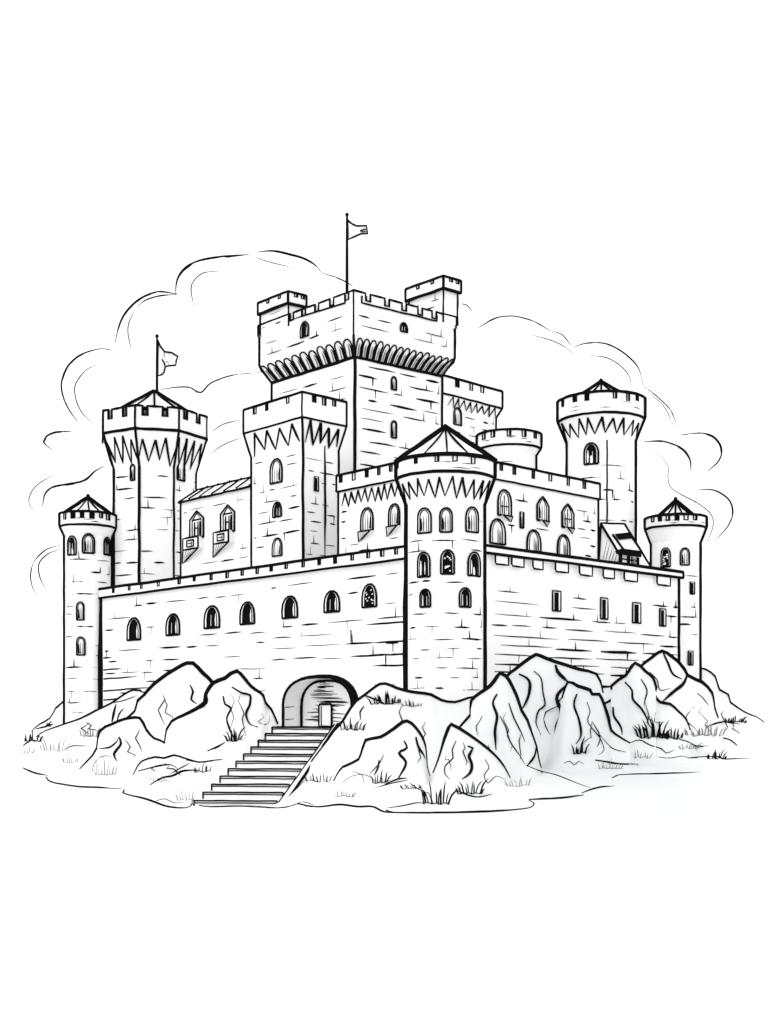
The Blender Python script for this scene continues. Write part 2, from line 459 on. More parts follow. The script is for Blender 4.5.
class Block:
    def __init__(s, cpx, D, lpx, rpx, du=U, dv=V, lmin=None, rmin=None):
        s.C = Vector(((cpx - CX) / F * D, D)); s.du, s.dv = du, dv; s.u = D / F
        s.L = Plane(s.C, du); s.R = Plane(s.C, dv)
        s.a = s.L.s_at(lpx) if lpx is not None else lmin; s.b = s.R.s_at(rpx) if rpx is not None else rmin
        s.D = D
    def quad(s, z, e=0):
        "corners front, right, back, left; e pushes the sides outwards"
        nl, nr = s.L.n, s.R.n; c = s.C
        f = c + (nl + nr) * e; 
        l = c + s.du * (s.a + e) + nl * e; r = c + s.dv * (s.b + e) + nr * e; b = c + s.du * (s.a + e) + s.dv * (s.b + e)
        return [Vector((p.x, p.y, z)) for p in (f, r, b, l)]
    def body(s, mb, z0, z1, e=0, lw=2.2, edges=('c', 'l', 'r'), top=False, e0=None, lws=None):
        q0, q1 = s.quad(z0, e if e0 is None else e0), s.quad(z1, e); mb.prism(list(reversed(q0)), list(reversed(q1)))
        lws = lws or {}
        for k, i in (('c', 0), ('r', 1), ('l', 3)):
            if k in edges: mb.ink([q0[i], q1[i]], lws.get(k, lw), wob=.45)
        if top: mb.ink([q1[3], q1[0], q1[1]], lw, wob=.3)

def crenel_parapet(mb, B, e, z0, z1, nl, nr, nw, nh, lw, th=.5, open_=True, line=True):
    "parapet round a block; nl and nr are the crenel centres (metres) on its two seen sides"
    for side, (pl, ln, ns) in enumerate(((Plane(B.C + (B.L.n + B.R.n) * e, B.du), B.a + 2 * e, nl), (Plane(B.C + (B.L.n + B.R.n) * e, B.dv), B.b + 2 * e, nr))):
        s0 = .004 if side == 0 else 0
        prof = [(s0, z1)]
        if open_:
            for c in ns: prof += [(c - nw / 2, z1), (c - nw / 2, z1 - nh), (c + nw / 2, z1 - nh), (c + nw / 2, z1)]
        prof += [(ln, z1)]
        o = [pl(s0, z0)] + [pl(*q) for q in prof] + [pl(ln, z0)]; i = [pl(s0, z0, -th)] + [pl(q[0], q[1], -th) for q in prof] + [pl(ln, z0, -th)]
        mb.prism(o, i)
        mb.ink(o[1:-1], lw, wob=.2); mb.ink([o[-1], o[-2]], lw, wob=.2)
        if line: mb.ink([o[0], o[-1]], lw * .8, wob=.3)
        if open_: mb.ink(i[1:-1], lw * .5, wob=.2)
        if side == 0: mb.ink([pl(0, z0), pl(0, z1)], lw * .7, wob=.3)
        if not open_: slots(mb, pl, ns, z1, B.u, w=nw / B.u, h=nh / B.u, lw=1.5)
        # far side of the same wall
        far = pl.shifted(-((B.b if side == 0 else B.a) + 2 * e)) 
    q = B.quad(z0, e); qt = B.quad(z1, e)
    c = (q[0] + q[2]) / 2
    for i, j in ((1, 2), (2, 3)):
        a0, b0, a1, b1 = q[i], q[j], qt[i], qt[j]; k = lambda p: Vector((p.x + (c.x - p.x) * .08, p.y + (c.y - p.y) * .08, p.z))
        mb.prism([a0, b0, b1, a1], [k(a0), k(b0), k(b1), k(a1)])
        mb.ink([a1, b1], lw * .6, wob=.2)

def wins_on(root, pl, lst, avoid):
    for (x0, x1, y0, y1, st, kd) in lst:
        xm = (x0 + x1) / 2; s = pl.s_at(xm); d = pl.depth(xm); z = zat(y1, d); h = pxw(y1 - y0, d)
        w = abs(pl.s_at(x1) - pl.s_at(x0)); avoid.append((s - w * .6, s + w * .6, z - .1, z + h))
        window(root, pl, s, z, w, h, d / F, st, kd, 1.5 if x1 - x0 < 10 else 1.9)

ZB = EYE - 8.5                                # foundations, below the ground everywhere

# ================================================================== curtain walls
D0 = 76.0
C0 = Vector(((447 - CX) / F * D0, D0)); WL, WR = Plane(C0, U), Plane(C0, V)
ZT = zat(541, D0); ZS = zat(554, D0)          # top of the wall, foot of the parapet
u0 = D0 / F

# -- long left wall with the gateway
aL = WL.s_at(101.5); root = thing('curtain_wall', 'long left curtain wall with seven arched windows and the arched gateway above the steps', 'wall', WL(aL / 2, ZB), 'curtain walls')
g0, g1 = WL.s_at(354.5), WL.s_at(283); zf = WL.z_at(318, 728); gh = WL.z_at(318, 677) - zf; gm = (g0 + g1) / 2; gw = (g1 - g0) / 2
gat = [(gm + gw * math.copysign(abs(math.cos(t)) ** .75, math.cos(t)), zf + gh * .42 + gh * .58 * math.sin(t) ** .9) for t in [math.pi * k / 16 for k in range(17)]]
mb = MB()
outl = [(0, ZB), (g0, ZB)] + gat[::-1][::-1] 
outl = [(0, ZB), (g1 - 2 * gw, ZB)] + [(s_ if s_ > g0 else g0, z_) for s_, z_ in gat[::-1]][::-1]
# loop: base from the corner to the gate, over the arch, base to the far end, back along the top
arc = [(gm - gw * math.copysign(abs(math.cos(t)) ** .75, math.cos(t)), zf + gh * .42 + gh * .58 * abs(math.sin(t)) ** .9) for t in [math.pi * k / 16 for k in range(17)]]
loop = [(0, ZB), (g0, ZB)] + arc + [(g1, ZB), (aL, ZB), (aL, ZS), (0, ZS)]
mb.prism([WL(s, z) for s, z in loop], [WL(s, z, -1.9) for s, z in loop])
mb.ink([WL(g0, zf - .3)] + [WL(s, z) for s, z in arc], 2.4, wob=.2); mb.ink([WL(arc[-1][0], arc[-1][1]), WL(g1, zf)], 2.6)
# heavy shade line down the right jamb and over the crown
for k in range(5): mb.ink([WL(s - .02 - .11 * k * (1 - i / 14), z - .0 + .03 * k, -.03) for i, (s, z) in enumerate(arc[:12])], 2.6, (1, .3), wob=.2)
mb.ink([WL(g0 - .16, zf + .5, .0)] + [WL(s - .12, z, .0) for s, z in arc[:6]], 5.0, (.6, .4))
avl = [(g0 - .6, g1 + .5, ZB, zf + gh + .4)]
lw_list = [(128, 141, 618, 640, 'dark', 'round'), (167, 180, 614, 635, 'dark', 'round'), (205, 220, 606, 628, 'dark', 'round'), (241, 255, 602, 624, 'dark', 'round'),
           (283, 298, 596, 618, 'dark', 'round'), (325, 340, 591, 612, 'dark', 'round'), (363, 377, 584, 607, 'lattice', 'round')]
wins_on(root, WL, lw_list, avl)
bricks(mb, WL, .3, WL.s_at(405), zat(700, D0), ZS - .3, u0 * 1.05, 13, .55, 1.35, (14, 60), avl, .35)
bricks(mb, WL, WL.s_at(405), WL.s_at(270), zat(690, D0), ZS - .2, u0 * 1.15, 12, .34, 1.1, (10, 46), avl, .3)
bricks(mb, WL, WL.s_at(270), WL.s_at(104), zat(700, D0), ZS - .2, u0 * 1.25, 11, .36, 1.1, (10, 42), avl, .25)
for py, x1 in ((667, 122), (676, 138), (688, 152), (697, 140), (655, 112)):
    p, q = WL.pix(104, py + 3), WL.pix(x1, py + 3 - (x1 - 104) * .08); mb.ink([p, p.lerp(q, .5), q], 1.5, (1, .15))
for x0, y0, x1 in ((403, 622, 366), (404, 641, 372), (404, 654, 360), (404, 665, 372)):
    a = WL.pix(x0, y0); b = WL(WL.s_at(x1), a.z); mb.ink([a, a.lerp(b, .5), b], 1.6, (1, .2))
for x, y0, y1 in ((393, 641, 652), (351, 630, 643), (386, 654, 667)): mb.ink([WL.pix(x, y0), WL.pix(x, y1)], 1.5, (1, .6))
mb.ink([WL(aL, ZB, .02), WL(aL, zat(640, 109), .02), WL(aL, ZS, .02)], 5.5, (1, .6))
mb.build('wall', root)
mb = MB(); po = .25
lp = [(.0, po), (.0, -1.2)]
mb.prism([WL(0, ZS, po), WL(aL, ZS, po), WL(aL, ZT, po), WL(0, ZT, po)], [WL(0, ZS, -.6), WL(aL, ZS, -.6), WL(aL, ZT, -.6), WL(0, ZT, -.6)])
mb.ink([WL(0, ZT, po), WL(aL, ZT, po)], 2.5, wob=.5, step=1.5); mb.ink([WL(0, ZS, po), WL(aL, ZS, po)], 2.3, wob=.5, step=1.5)
slots(mb, lambda s, z, off=0: WL(s, z, po + off), [WL.s_at(x) for x in (116, 132, 144, 161, 182, 197, 214, 230, 245, 260, 274, 289, 306, 322, 338, 355, 371, 385, 399)], ZT, u0 * 1.2, 4.2, 6.3, 1.4)
mb.build('parapet', root)
# gateway: reveal, back wall, door
gq = 1.86; mb = MB()
full = [(g0, zf)] + arc + [(g1, zf)]
gb = lambda s, z, off=0: WL(s, z, -gq + .06 + off)
mb.prism([WL(g0, zf, -.004), WL(g1, zf, -.004), WL(g1, ZB, -.004), WL(g0, ZB, -.004)], [gb(g0, zf, -.05), gb(g1, zf, -.05), gb(g1, ZB, -.05), gb(g0, ZB, -.05)])
mb.face([gb(s, z) for s, z in [(g0 - .5, zf - .3), (g0 - .5, zf + gh + .4), (g1 + .5, zf + gh + .4), (g1 + .5, zf - .3)]])
bs0, bs1 = [WL.shifted(-gq + .06).s_at(x) for x in (352, 302)]; bm, bw = (bs0 + bs1) / 2, (bs1 - bs0) / 2
ia = [(bm - bw * math.copysign(abs(math.cos(t)) ** .75, math.cos(t)), zf + gh * .42 + gh * .52 * abs(math.sin(t)) ** .9) for t in [math.pi * k / 14 for k in range(15)]]
mb.ink([gb(s, z, .03) for s, z in ia] + [gb(bs1, zf, .03)], 2.4, wob=.2)
for k in range(11):
    z = zf + gh * (.12 + .075 * k) ; wv = .93 if k < 6 else max(.3, .93 - .14 * (k - 5))
    for q in range(2):
        a = bm + bw * wv * rng.uniform(-.95, .2); b = min(bm + bw * wv, a + bw * rng.uniform(.5, 1.3)); mb.ink([gb(a, z + q * .09, .02), gb((a + b) / 2, z + q * .09 + .03, .02), gb(b, z + q * .09, .02)], rng.uniform(.6, 1.4), (.4, .3))
for z in (.15, .4, .62): mb.ink([WL(g1 - .01, zf + gh * z, -.25), WL(g1 - .01, zf + gh * z + .05, -1.1)], 1.2, (.8, .3))
gwy = mb.build('gateway', root)
dm = MB(); ds0, ds1 = [WL.shifted(-gq + .06).s_at(x) for x in (332.5, 320)]; dz1 = zf + pxw(23, 88)
dl = [(ds0, zf + .06), (ds0, dz1 - .15), (ds0 + .12, dz1), (ds1 - .12, dz1), (ds1, dz1 - .15), (ds1, zf + .06)]
dm.prism([gb(s, z, .09) for s, z in dl], [gb(s, z, -.02) for s, z in dl])
dm.ink([gb(s, z, .09) for s, z in dl] + [gb(*dl[0], .09)], 2.0, wob=.15); dm.ink([gb(ds1 - .28, zf + .1, .1), gb(ds1 - .28, dz1 - .15, .1)], 1.2)
dm.build('door', gwy)

# -- right wall
bR = WR.s_at(678.5); root = thing('curtain_wall', 'shorter right curtain wall with four dark slit windows and hanging stone brackets', 'wall', WR(bR / 2, ZB), 'curtain walls')
zrs = zat(548.5, D0)
mb = MB(); e0 = .006
mb.prism([WR(e0, ZB), WR(bR, ZB), WR(bR, zrs), WR(e0, zrs)], [WR(e0, ZB, -1.9), WR(bR, ZB, -1.9), WR(bR, zrs, -1.9), WR(e0, zrs, -1.9)])
mb.ink([WR(bR, ZB), WR(bR, zrs)], 3.2)
avr = []
wins_on(root, WR, [(552, 560, 591, 611, 'slit', 'rect'), (600, 607, 598, 619, 'slit', 'rect'), (632, 640, 603, 623, 'slit', 'rect'), (659, 665, 609, 626, 'slit', 'rect')], avr)
s490 = WR.s_at(491)
bricks(mb, WR, s490, bR, zat(628, D0), zrs - 1.6, u0 * 1.08, 10, .5, 1.25, (16, 60), avr, .4)
bricks(mb, WR, s490, bR, zat(690, D0), zat(618, D0), u0 * 1.08, 10, .9, 1.6, (30, 90), avr, .5)
mb.build('wall', root)
mb = MB(); po = .3
mb.prism([WR(e0, zrs, po), WR(bR + .2, zrs, po), WR(bR + .2, ZT, po), WR(e0, ZT, po)], [WR(e0, zrs, -.7), WR(bR + .2, zrs, -.7), WR(bR + .2, ZT, -.7), WR(e0, ZT, -.7)])
mb.ink([WR(0, ZT, po), WR(bR + .2, ZT, po)], 2.8, wob=.5, step=1.5); mb.ink([WR(0, zrs, po), WR(bR + .2, zrs, po)], 2.6, wob=.5, step=1.5); mb.ink([WR(bR + .2, zrs, po), WR(bR + .2, ZT, po)], 2.6)
mb.build('parapet', root)
for x, w in ((499, 13), (515, 12), (535, 10), (559, 13), (583, 13), (606, 11), (628, 13), (661, 13)):
    mb = MB(); a, b = WR.s_at(x - w / 2), WR.s_at(x + w / 2); h = pxw(9.5, WR.depth(x)); z = zrs - .01
    q = lambda s, zz, o: WR(s, zz, o)
    mb.prism([q(a, z, .26), q(b, z, .26), q(b, z - h, .26), q(a, z - h, .26)], [q(a, z, -.02), q(b, z, -.02), q(b, z - h, -.02), q(a, z - h, -.02)])
    mb.ink([q(a, z, .26), q(a, z - h * .8, .26), q(a + .1, z - h, .26), q(b, z - h, .26), q(b, z, .26)], 1.7, wob=.3)
    mb.build('bracket', root)

# ================================================================== round towers
D_ = 'dark'; L_ = 'light'; R0 = 'round'
ct_w = [(418, 431, 508, 533, 'light', 'round'), (440, 452, 508, 532, 'light', 'round'), (466, 478, 507, 532, 'light', 'round'),
        (418, 430, 552, 577, 'dark', 'round'), (441, 454, 550, 574, 'lattice', 'round'), (468, 480, 552, 576, 'dark', 'round'),
        (420.5, 430.5, 589, 607, 'dark', 'round'), (459.5, 470.5, 588, 607, 'dark', 'round')]
def flare(mb, C, Rs, surf):
    t = math.acos(Rs / C.c.length) - .2; z0 = zat(700, C.D); z1 = zat(560, C.D)
    mb.ink([C.p(-t, Rs + .05, z0), C.p(-t, Rs + .03, zat(600, C.D)), C.p(-t, Rs, z1)], 5.4, (.7, .4), wob=.2)
    mb.ink([C.p(t, Rs + .03, z0), C.p(t, Rs, z1)], 4.2, (.7, .4), wob=.2)
round_tower('corner_tower', 'wide round corner tower with conical roof and three rows of windows, where both walls meet', 445.4, 76.0, 39.8, 50,
            454, 471, 500, ZB, roof=(428, 50), slotpx=(398, 416, 437, 455, 473), wins=ct_w, zig=10, lw=3.2, lwl=4.2, brick=(694, .5, 10), extra=flare, slot_h=7, roof_inset=-.06)
round_tower('slim_tower', 'slim round tower with small conical roof at the far left end of the long wall', 88, 111.0, 23.5, 28, 511, 524, 534, ZB,
            roof=(498, 25), slotpx=(65, 73, 82, 92, 101, 108), wins=[(68, 76, 536, 555, 'dark', 'round'), (83, 94, 534, 553, 'light', 'round'), (104, 110, 537, 555, 'dark', 'round'), (77, 84, 602, 620, 'light', 'round'), (77, 85, 637, 655, 'light', 'round')],
            lw=2.2, brick=(715, .5, 10), slot_h=6)
def tallextra(mb, C, Rs, surf): 
    s, _ = C.spot(607, 500, Rs); mb.ink([surf(s, zat(556, C.D - Rs)), surf(s, zat(440, C.D - Rs))], 1.4, (.3, 1))
round_tower('tall_round_tower', 'tall round tower rising behind the right hall, wide crenellated head and tiny conical roof', 601, 101.0, 34.5, 43.5, 391, 412, 436, ZB,
            roof=(382.5, 30), slotpx=(563, 575, 587, 615, 628, 637), wins=[(584.5, 598, 443, 464, 'dark', 'round')], zig=9, lw=2.6, brick=(560, .42, 10), slot_h=7, extra=tallextra, roof_inset=.1)
round_tower('small_round_tower', 'small round tower with conical roof at the far right end of the right wall', 675.5, 98.8, 24.5, 30.5, 514, 525, 541, ZB,
            roof=(501, 20), slotpx=(653, 660, 668, 677, 686, 695), wins=[(661.5, 670, 548, 567, 'lattice', 'round'), (680.5, 689, 548, 565, 'light', 'round'), (690, 694, 582, 594, 'slit', 'rect'), (688, 692.5, 651, 665, 'slit', 'rect')],
            lw=2.4, brick=(680, .5, 10), slot_h=5.5)
round_tower('low_round_tower', 'low round tower without a roof, its crenellated top showing between keep and right hall', 509, 101.0, 27.5, 32.5, 429, 444, 452, ZB,
            roof=None, slotpx=(484, 493, 509, 524, 535), wins=[], zig=0, lw=2.3, brick=(475, .35, 8), slot_h=6)
oct_root, oC, oRs, oRp, oz, osurf = round_tower('octagonal_tower', 'tall eight-sided tower flying a small flag, with open battlements and a ribbed roof', 154.5, 113.5, 43, 54, 405, 428, 466, ZB,
            roof=(391, 46), sides=8, rot=math.radians(-19.5), zig=13, lw=2.6, wins=[(129, 134, 464, 480, 'light', 'round'), (178, 187, 461, 480, 'light', 'round')],
            brick=(580, .5, 10), notch=(9, (.22, .68)), finial=False, roofpar=8)

# ================================================================== keep and other blocks
# -- keep
kd, kv = vdir(-742), vdir(1900)
K = Block(355, 98, 272, 442, kd, kv)
root = thing('keep', 'great square keep, tallest block of the castle, with ribbed corbels below its battlements', 'keep', (*K.C, ZB))
zk0, zk1, zk2 = zat(357, 98), zat(336, 97.2), zat(292, 97.2)
ke = .8
mb = MB(); K.body(mb, ZB, zk0, lw=2.6, lws={'c': 3.0})
avk = []; wins_on(root, K.R, [(391, 396, 377, 390, 'light', 'round'), (391, 396, 421, 438, 'light', 'round')], avk)
bricks(mb, K.R, .3, K.b - .2, zat(470, 98), zk0 - .3, K.u * 1.05, 10, .55, 1.25, (8, 32), avk, .5)
bricks(mb, K.L, .3, K.a - .2, zat(400, 98), zk0 - .3, K.u * 1.05, 11, .48, 1.15, (8, 26), [], .4)
mb.build('shaft', root)
mb = MB(); K.body(mb, zk0 + .004, zk1, e=ke, e0=.004, lw=2.6, edges=('l', 'r', 'c'))
q0, q1 = K.quad(zk0, .02), K.quad(zk1, ke)
mb.ink([q0[3], q0[0], q0[1]], 3.0)
def fingers(a0, b0, a1, b1, n, lean):
    "row of tall narrow arches on the sloping corbel face"
    N = (b0 - a0).cross(a1 - a0).normalized()
    if N.y > 0: N = -N
    P = lambda x, y: (a0.lerp(b0, x)).lerp(a1.lerp(b1, x), y) + N * .05
    for i in range(n):
        x0, x1 = (i + .08) / n, (i + .92) / n; m = (x0 + x1) / 2; h = rng.uniform(.9, 1.0); c = (x1 - x0) * lean
        hw = m - x0; mb.ink([P(x0, .02), P(x0 + c * .5, .5), P(x0 + c * .9 + hw * .08, .8 * h), P(m + c - hw * .55, .95 * h), P(m + c, h), P(m + c + hw * .55, .95 * h), P(x1 + c * .9 - hw * .05, .8 * h), P(x1 + c * .4, .5), P(x1, .02)], 1.4, (.7, .7), smooth=True, wob=.2)
        mb.ink([P(x1 - .12 / n, .05), P(x1 + c * .45 - .12 / n, .5), P(x1 + c - .2 / n, .75 * h)], 1.7, (1, .2), smooth=True, wob=.2)
        mb.ink([P(m - .05 / n, .08), P(m + c * .4, .5), P(m + c * .8, .7)], 1.0, (.9, .15), m=G_, smooth=True, wob=.2)
fingers(q0[3], q0[0], q1[3], q1[0], 11, -.35); fingers(q0[0], q0[1], q1[0], q1[1], 15, .45)
mb.build('corbel_table', root)
mb = MB()
zp = zk2 - 12 * K.u
K.body(mb, zk1 + .004, zp - .004, e=ke + .004, lw=2.4, lws={'c': 1.6, 'l': 2.8, 'r': 2.8})
KL, KR = Plane(K.C + (K.L.n + K.R.n) * ke, kd), Plane(K.C + (K.L.n + K.R.n) * ke, kv)
avk = []
wins_on(root, KL, [(301, 309, 322, 337, 'dark', 'round')], avk); wins_on(root, KR, [(400, 407, 323, 332, 'dark', 'round')], avk)
bricks(mb, KL, .3, K.a + ke, zk1 + .3, zp - .3, K.u, 10, .42, .95, (8, 30), avk, .4); bricks(mb, KR, .3, K.b + ke, zk1 + .3, zp - .3, K.u, 10, .42, .95, (8, 30), avk, .4)
mb.build('upper_wall', root)
mb = MB()
crenel_parapet(mb, K, ke + .03, zp, zk2, [KL.s_at(x) for x in (347, 332, 317, 304, 292)], [KR.s_at(x) for x in (368, 387, 404, 420, 434)], .5, .62, 2.3, line=False)
mb.ink([KL.pix(345, 303, .1), KL.pix(319, 311, .1), KL.pix(290, 320, .1)], 1.6, (1, .3)); mb.ink([KL.pix(345, 303, .1), KL.pix(345, 296, .1)], 1.3)
a = KR.pix(362, 303, .1); b = KR.pix(437, 321, .1); mb.ink([a + Vector((0, 0, .6)), a, a.lerp(b, .5), b, b + Vector((0, 0, .5))], 1.7)
mb.build('parapet', root)

def turret(label, cpx, D, lpx, rpx, ytop, yrim, ybot, e, lw):
    B = Block(cpx, D, lpx, rpx, kd, kv)
    t = thing('corner_turret', label, 'turret', (*B.C, zat(ybot, D)), 'turrets on the keep'); mb = MB()
    B.body(mb, zat(ybot, D), zat(yrim, D), lw=lw, lws={'c': lw * .7}); bricks(mb, B.L, .1, B.a, zat(ybot, D), zat(yrim, D), B.u, 9, .4, .9, (6, 16)); mb.build('shaft', t)
    mb = MB(); B.body(mb, zat(yrim, D) + .004, zat(ytop, D), e=e, lw=lw * 1.1, top=True); q = B.quad(zat(yrim, D), e + .01); mb.ink([q[3], q[0], q[1]], lw * 1.25)
    q = B.quad(zat(ytop, D), e); q2 = B.quad(zat(ytop, D), e); mb.ink([q[1], q[2], q[3]], lw * .7)
    for i0, i1, fs in ((3, 0, (.3, .68)), (0, 1, (.35, .72))):
        for f in fs:
            c = q[i0].lerp(q[i1], f); dx = (q[i1] - q[i0]).normalized() * .32; o = Vector((0, -.03, 0)); h = Vector((0, 0, -.36))
            mb.ink([c + o, c + h + o, c + dx + h + o, c + dx + o], 1.5, wob=.15); mb.face([c + dx * .5 + o * .8, c + dx + o * .8, c + dx + h + o * .8, c + dx * .5 + h + o * .8], I_)
    bricks(mb, B.L, .1, B.a, zat(yrim, D) + .1, zat(ytop, D) - .4, B.u, 6, .3, .8, (5, 12))
    mb.build('parapet', t); return t
turret('shorter square turret on the left corner of the keep roof', 288.5, KL.depth(288.5) - .14, 260.5, 304, 292, 304, 326, .16, 2.3)
turret('taller square turret on the right corner of the keep roof', 443.5, KR.depth(443.5) - .14, 409, 457.5, 277, 289.5, 322, .22, 2.3)

# -- square tower in front of the keep
Q = Block(303, 91, 251.5, 338.5)
root = thing('square_tower', 'plain square tower with zigzag corbels standing before the keep, left of centre', 'tower', (*Q.C, ZB), 'castle towers')
zq0, zq1, zq2 = zat(452 - 8, 91), zat(419, 91), zat(394, 91)
mb = MB(); Q.body(mb, ZB, zq0, lw=2.6, lws={'c': 2.6}); avq = []
wins_on(root, Q.L, [(271, 282.5, 459, 483, 'light', 'round'), (273.5, 282, 502, 517, 'dark', 'round'), (273, 282.5, 538, 556, 'light', 'round')], avq)
bricks(mb, Q.L, .2, Q.a - .2, zat(575, 91), zq0 - .2, Q.u, 10, .45, 1.15, (8, 26), avq, .4)
avq = []; wins_on(root, Q.R, [(314, 318, 477, 491, 'slit', 'rect')], avq)
a = Q.R.pix(325, 556, .02); b = Q.R.pix(325, 440, .02); mb.ink([a, b], 2.6, (.3, .4))
bricks(mb, Q.R, .2, Q.b - .2, zat(560, 91), zq0 - .2, Q.u, 10, .45, 1.1, (6, 18), avq, .3)
mb.build('shaft', root)
mb = MB(); qe = .45
Q.body(mb, zq0 + .004, zq1, e=qe, e0=.004, lw=2.4)
qa, qb = Q.quad(zq0, .02), Q.quad(zq1, qe)
for i, j, n in ((3, 0, 4), (0, 1, 4)):
    zigzag(mb, lambda t, k: qa[i].lerp(qa[j], .04 + .9 * t).lerp(qb[i].lerp(qb[j], .06 + .88 * t), .05 + .8 * k) + Vector((0, -.06, 0)), n, 1.9)
mb.build('corbel_table', root)
mb = MB(); Q.body(mb, zq1 + .002, zq1 + .6, e=qe + .002, edges=()) 
pl, pr = Plane(Q.C + (Q.L.n + Q.R.n) * qe, U), Plane(Q.C + (Q.L.n + Q.R.n) * qe, V)
crenel_parapet(mb, Q, qe + .01, zq1, zq2, [pl.s_at(x) for x in (288, 267, 255)], [pr.s_at(x) for x in (314, 324, 334)], .36, .62, 2.4, open_=False)
mb.build('parapet', root)

# -- left hall with a pitched roof and two oriels
HP = WL.shifted(-4.5); hs0, hs1 = HP.s_at(262), HP.s_at(181)
root = thing('great_hall', 'low hall with slanting slab roof and two pointed oriel windows beside the octagonal tower', 'building', HP((hs0 + hs1) / 2, ZB))
zh = HP.z_at(181, 503); dp = 4.0
mb = MB(); mb.prism([HP(hs0, ZB), HP(hs1, ZB), HP(hs1, zh), HP(hs0, zh)], [HP(hs0, ZB, -dp), HP(hs1, ZB, -dp), HP(hs1, zh, -dp), HP(hs0, zh, -dp)])
mb.ink([HP(hs1, ZB), HP(hs1, zh)], 2.2); avh = []
wins_on(root, HP, [(190.5, 204, 511, 538, 'bay', 'gable'), (221.5, 235, 505, 532, 'bay', 'gable')], avh)
for x, y, w in ((195.5, 538, 15), (226, 532, 15)): 
    s = HP.s_at(x); d = HP.depth(x); wd = abs(HP.s_at(x + w / 2) - HP.s_at(x - w / 2)); oriel(root, HP, s, zat(y, d), wd, pxw(11.5, d), d / F)
    avh.append((s - wd * .6, s + wd * .6, zat(y + 24, d), zat(y, d)))
bricks(mb, HP, HP.s_at(250), hs1 - .2, HP.z_at(190, 572), zh - .3, 100 / F, 10, .4, .95, (8, 26), avh, .35)
mb.build('wall', root)
mb = MB(); rz = HP.z_at(192, 489.5) + .35
r0, r1 = HP(hs0, zh + .01, .2), HP(hs1 + .1, zh + .01, .2); t0, t1 = HP(hs0, rz, -1.6), HP(hs1 - .55, rz, -1.6); b0, b1 = HP(hs0, zh + .01, -dp), HP(hs1 + .1, zh + .01, -dp)
mb.face([r0, r1, t1, t0]); mb.face([t0, t1, b1, b0]); mb.face([r1, b1, t1]); mb.face([r0, b0, b1, r1]); mb.face([r0, t0, b0])
mb.ink([r0, r1], 2.2); mb.ink([r1, t1, t0], 2.6)
for x in (.12, .27, .42, .57, .72, .86):
    a = r0.lerp(r1, x); b = t0.lerp(t1, x + .0); o = Vector((-.06, -.08, .12)); mb.ink([a + o, b + o], rng.choice((1.2, 1.5, 1.9)))
mb.build('roof', root)

# -- inner hall behind the corner tower
H = Block(447, 80, 338.5, 598)
root = thing('inner_hall', 'flat-topped inner hall wrapping behind the corner tower, zigzag corbels on its left side', 'building', (*H.C, ZB))
zi2, zi1 = zat(452, 80), zat(470, 80)
mb = MB(); H.body(mb, ZB, zi1, lw=2.4); avi = []
wins_on(root, H.L, [(361.5, 373.5, 508, 531, 'light', 'round'), (389.5, 400, 504, 526, 'light', 'round')], avi)
for x, y, w in ((368, 531.5, 12), (395.5, 526.5, 11)):
    s = H.L.s_at(x); d = H.L.depth(x); wd = abs(H.L.s_at(x + w / 2) - H.L.s_at(x - w / 2)); oriel(root, H.L, s, zat(y, d), wd, pxw(8.5, d), d / F, full=False)
    avi.append((s - wd * .6, s + wd * .6, zat(y + 9, d), zat(y, d)))
def fl(t, k): 
    s = H.L.s_at(342 + 66 * t); z1 = zi1 - .15 - (.1 + .0 * k); return H.L(s, zi1 - 15 * H.u * (1 - k) - .2, .04)
zigzag(mb, fl, 10, 1.5)
bricks(mb, H.L, .2, H.a - .2, zat(555, 80), zi1 - 1.3, H.u * 1.05, 9, .4, 1.0, (8, 24), avi, .35)
avi = []
wins_on(root, H.R, [(497.5, 510.5, 490, 516, 'gothic', 'round'), (536.5, 548, 497, 521, 'light', 'point'), (561.5, 573, 504, 528, 'gothic', 'point'), (519.5, 523, 512, 528, 'light', 'rect'),
                    (489.5, 504.5, 519, 544, 'door', 'round'), (526.5, 540, 530, 553, 'door', 'round'), (557, 569, 535, 556, 'door', 'round')], avi)
for x, y, w in ((504, 516.5, 9), (542, 521.5, 7), (567, 528.5, 7)):
    s = H.R.s_at(x); d = H.R.depth(x); wd = abs(H.R.s_at(x + w / 2) - H.R.s_at(x - w / 2)); oriel(root, H.R, s, zat(y, d), wd, pxw(4, d), d / F, full=False)
    avi.append((s - wd * .6, s + wd * .6, zat(y + 5, d), zat(y, d)))
bricks(mb, H.R, H.R.s_at(492), H.b - .2, zat(560, 80), zi1 - .4, H.u * 1.1, 9, .42, 1.0, (8, 24), avi, .3)
mb.build('wall', root)
mb = MB(); he = .1
pl, pr = Plane(H.C + (H.L.n + H.R.n) * he, U), Plane(H.C + (H.L.n + H.R.n) * he, V)
q = H.quad(zi1 + .004, he - .02); mb.face(q); 
crenel_parapet(mb, H, he, zi1, zi2, [pl.s_at(x) for x in (341, 354, 367, 379, 391)], [pr.s_at(x) for x in (501, 514, 533, 550, 568, 584)], .3, .62, 2.4, open_=False)
mb.build('parapet', root)

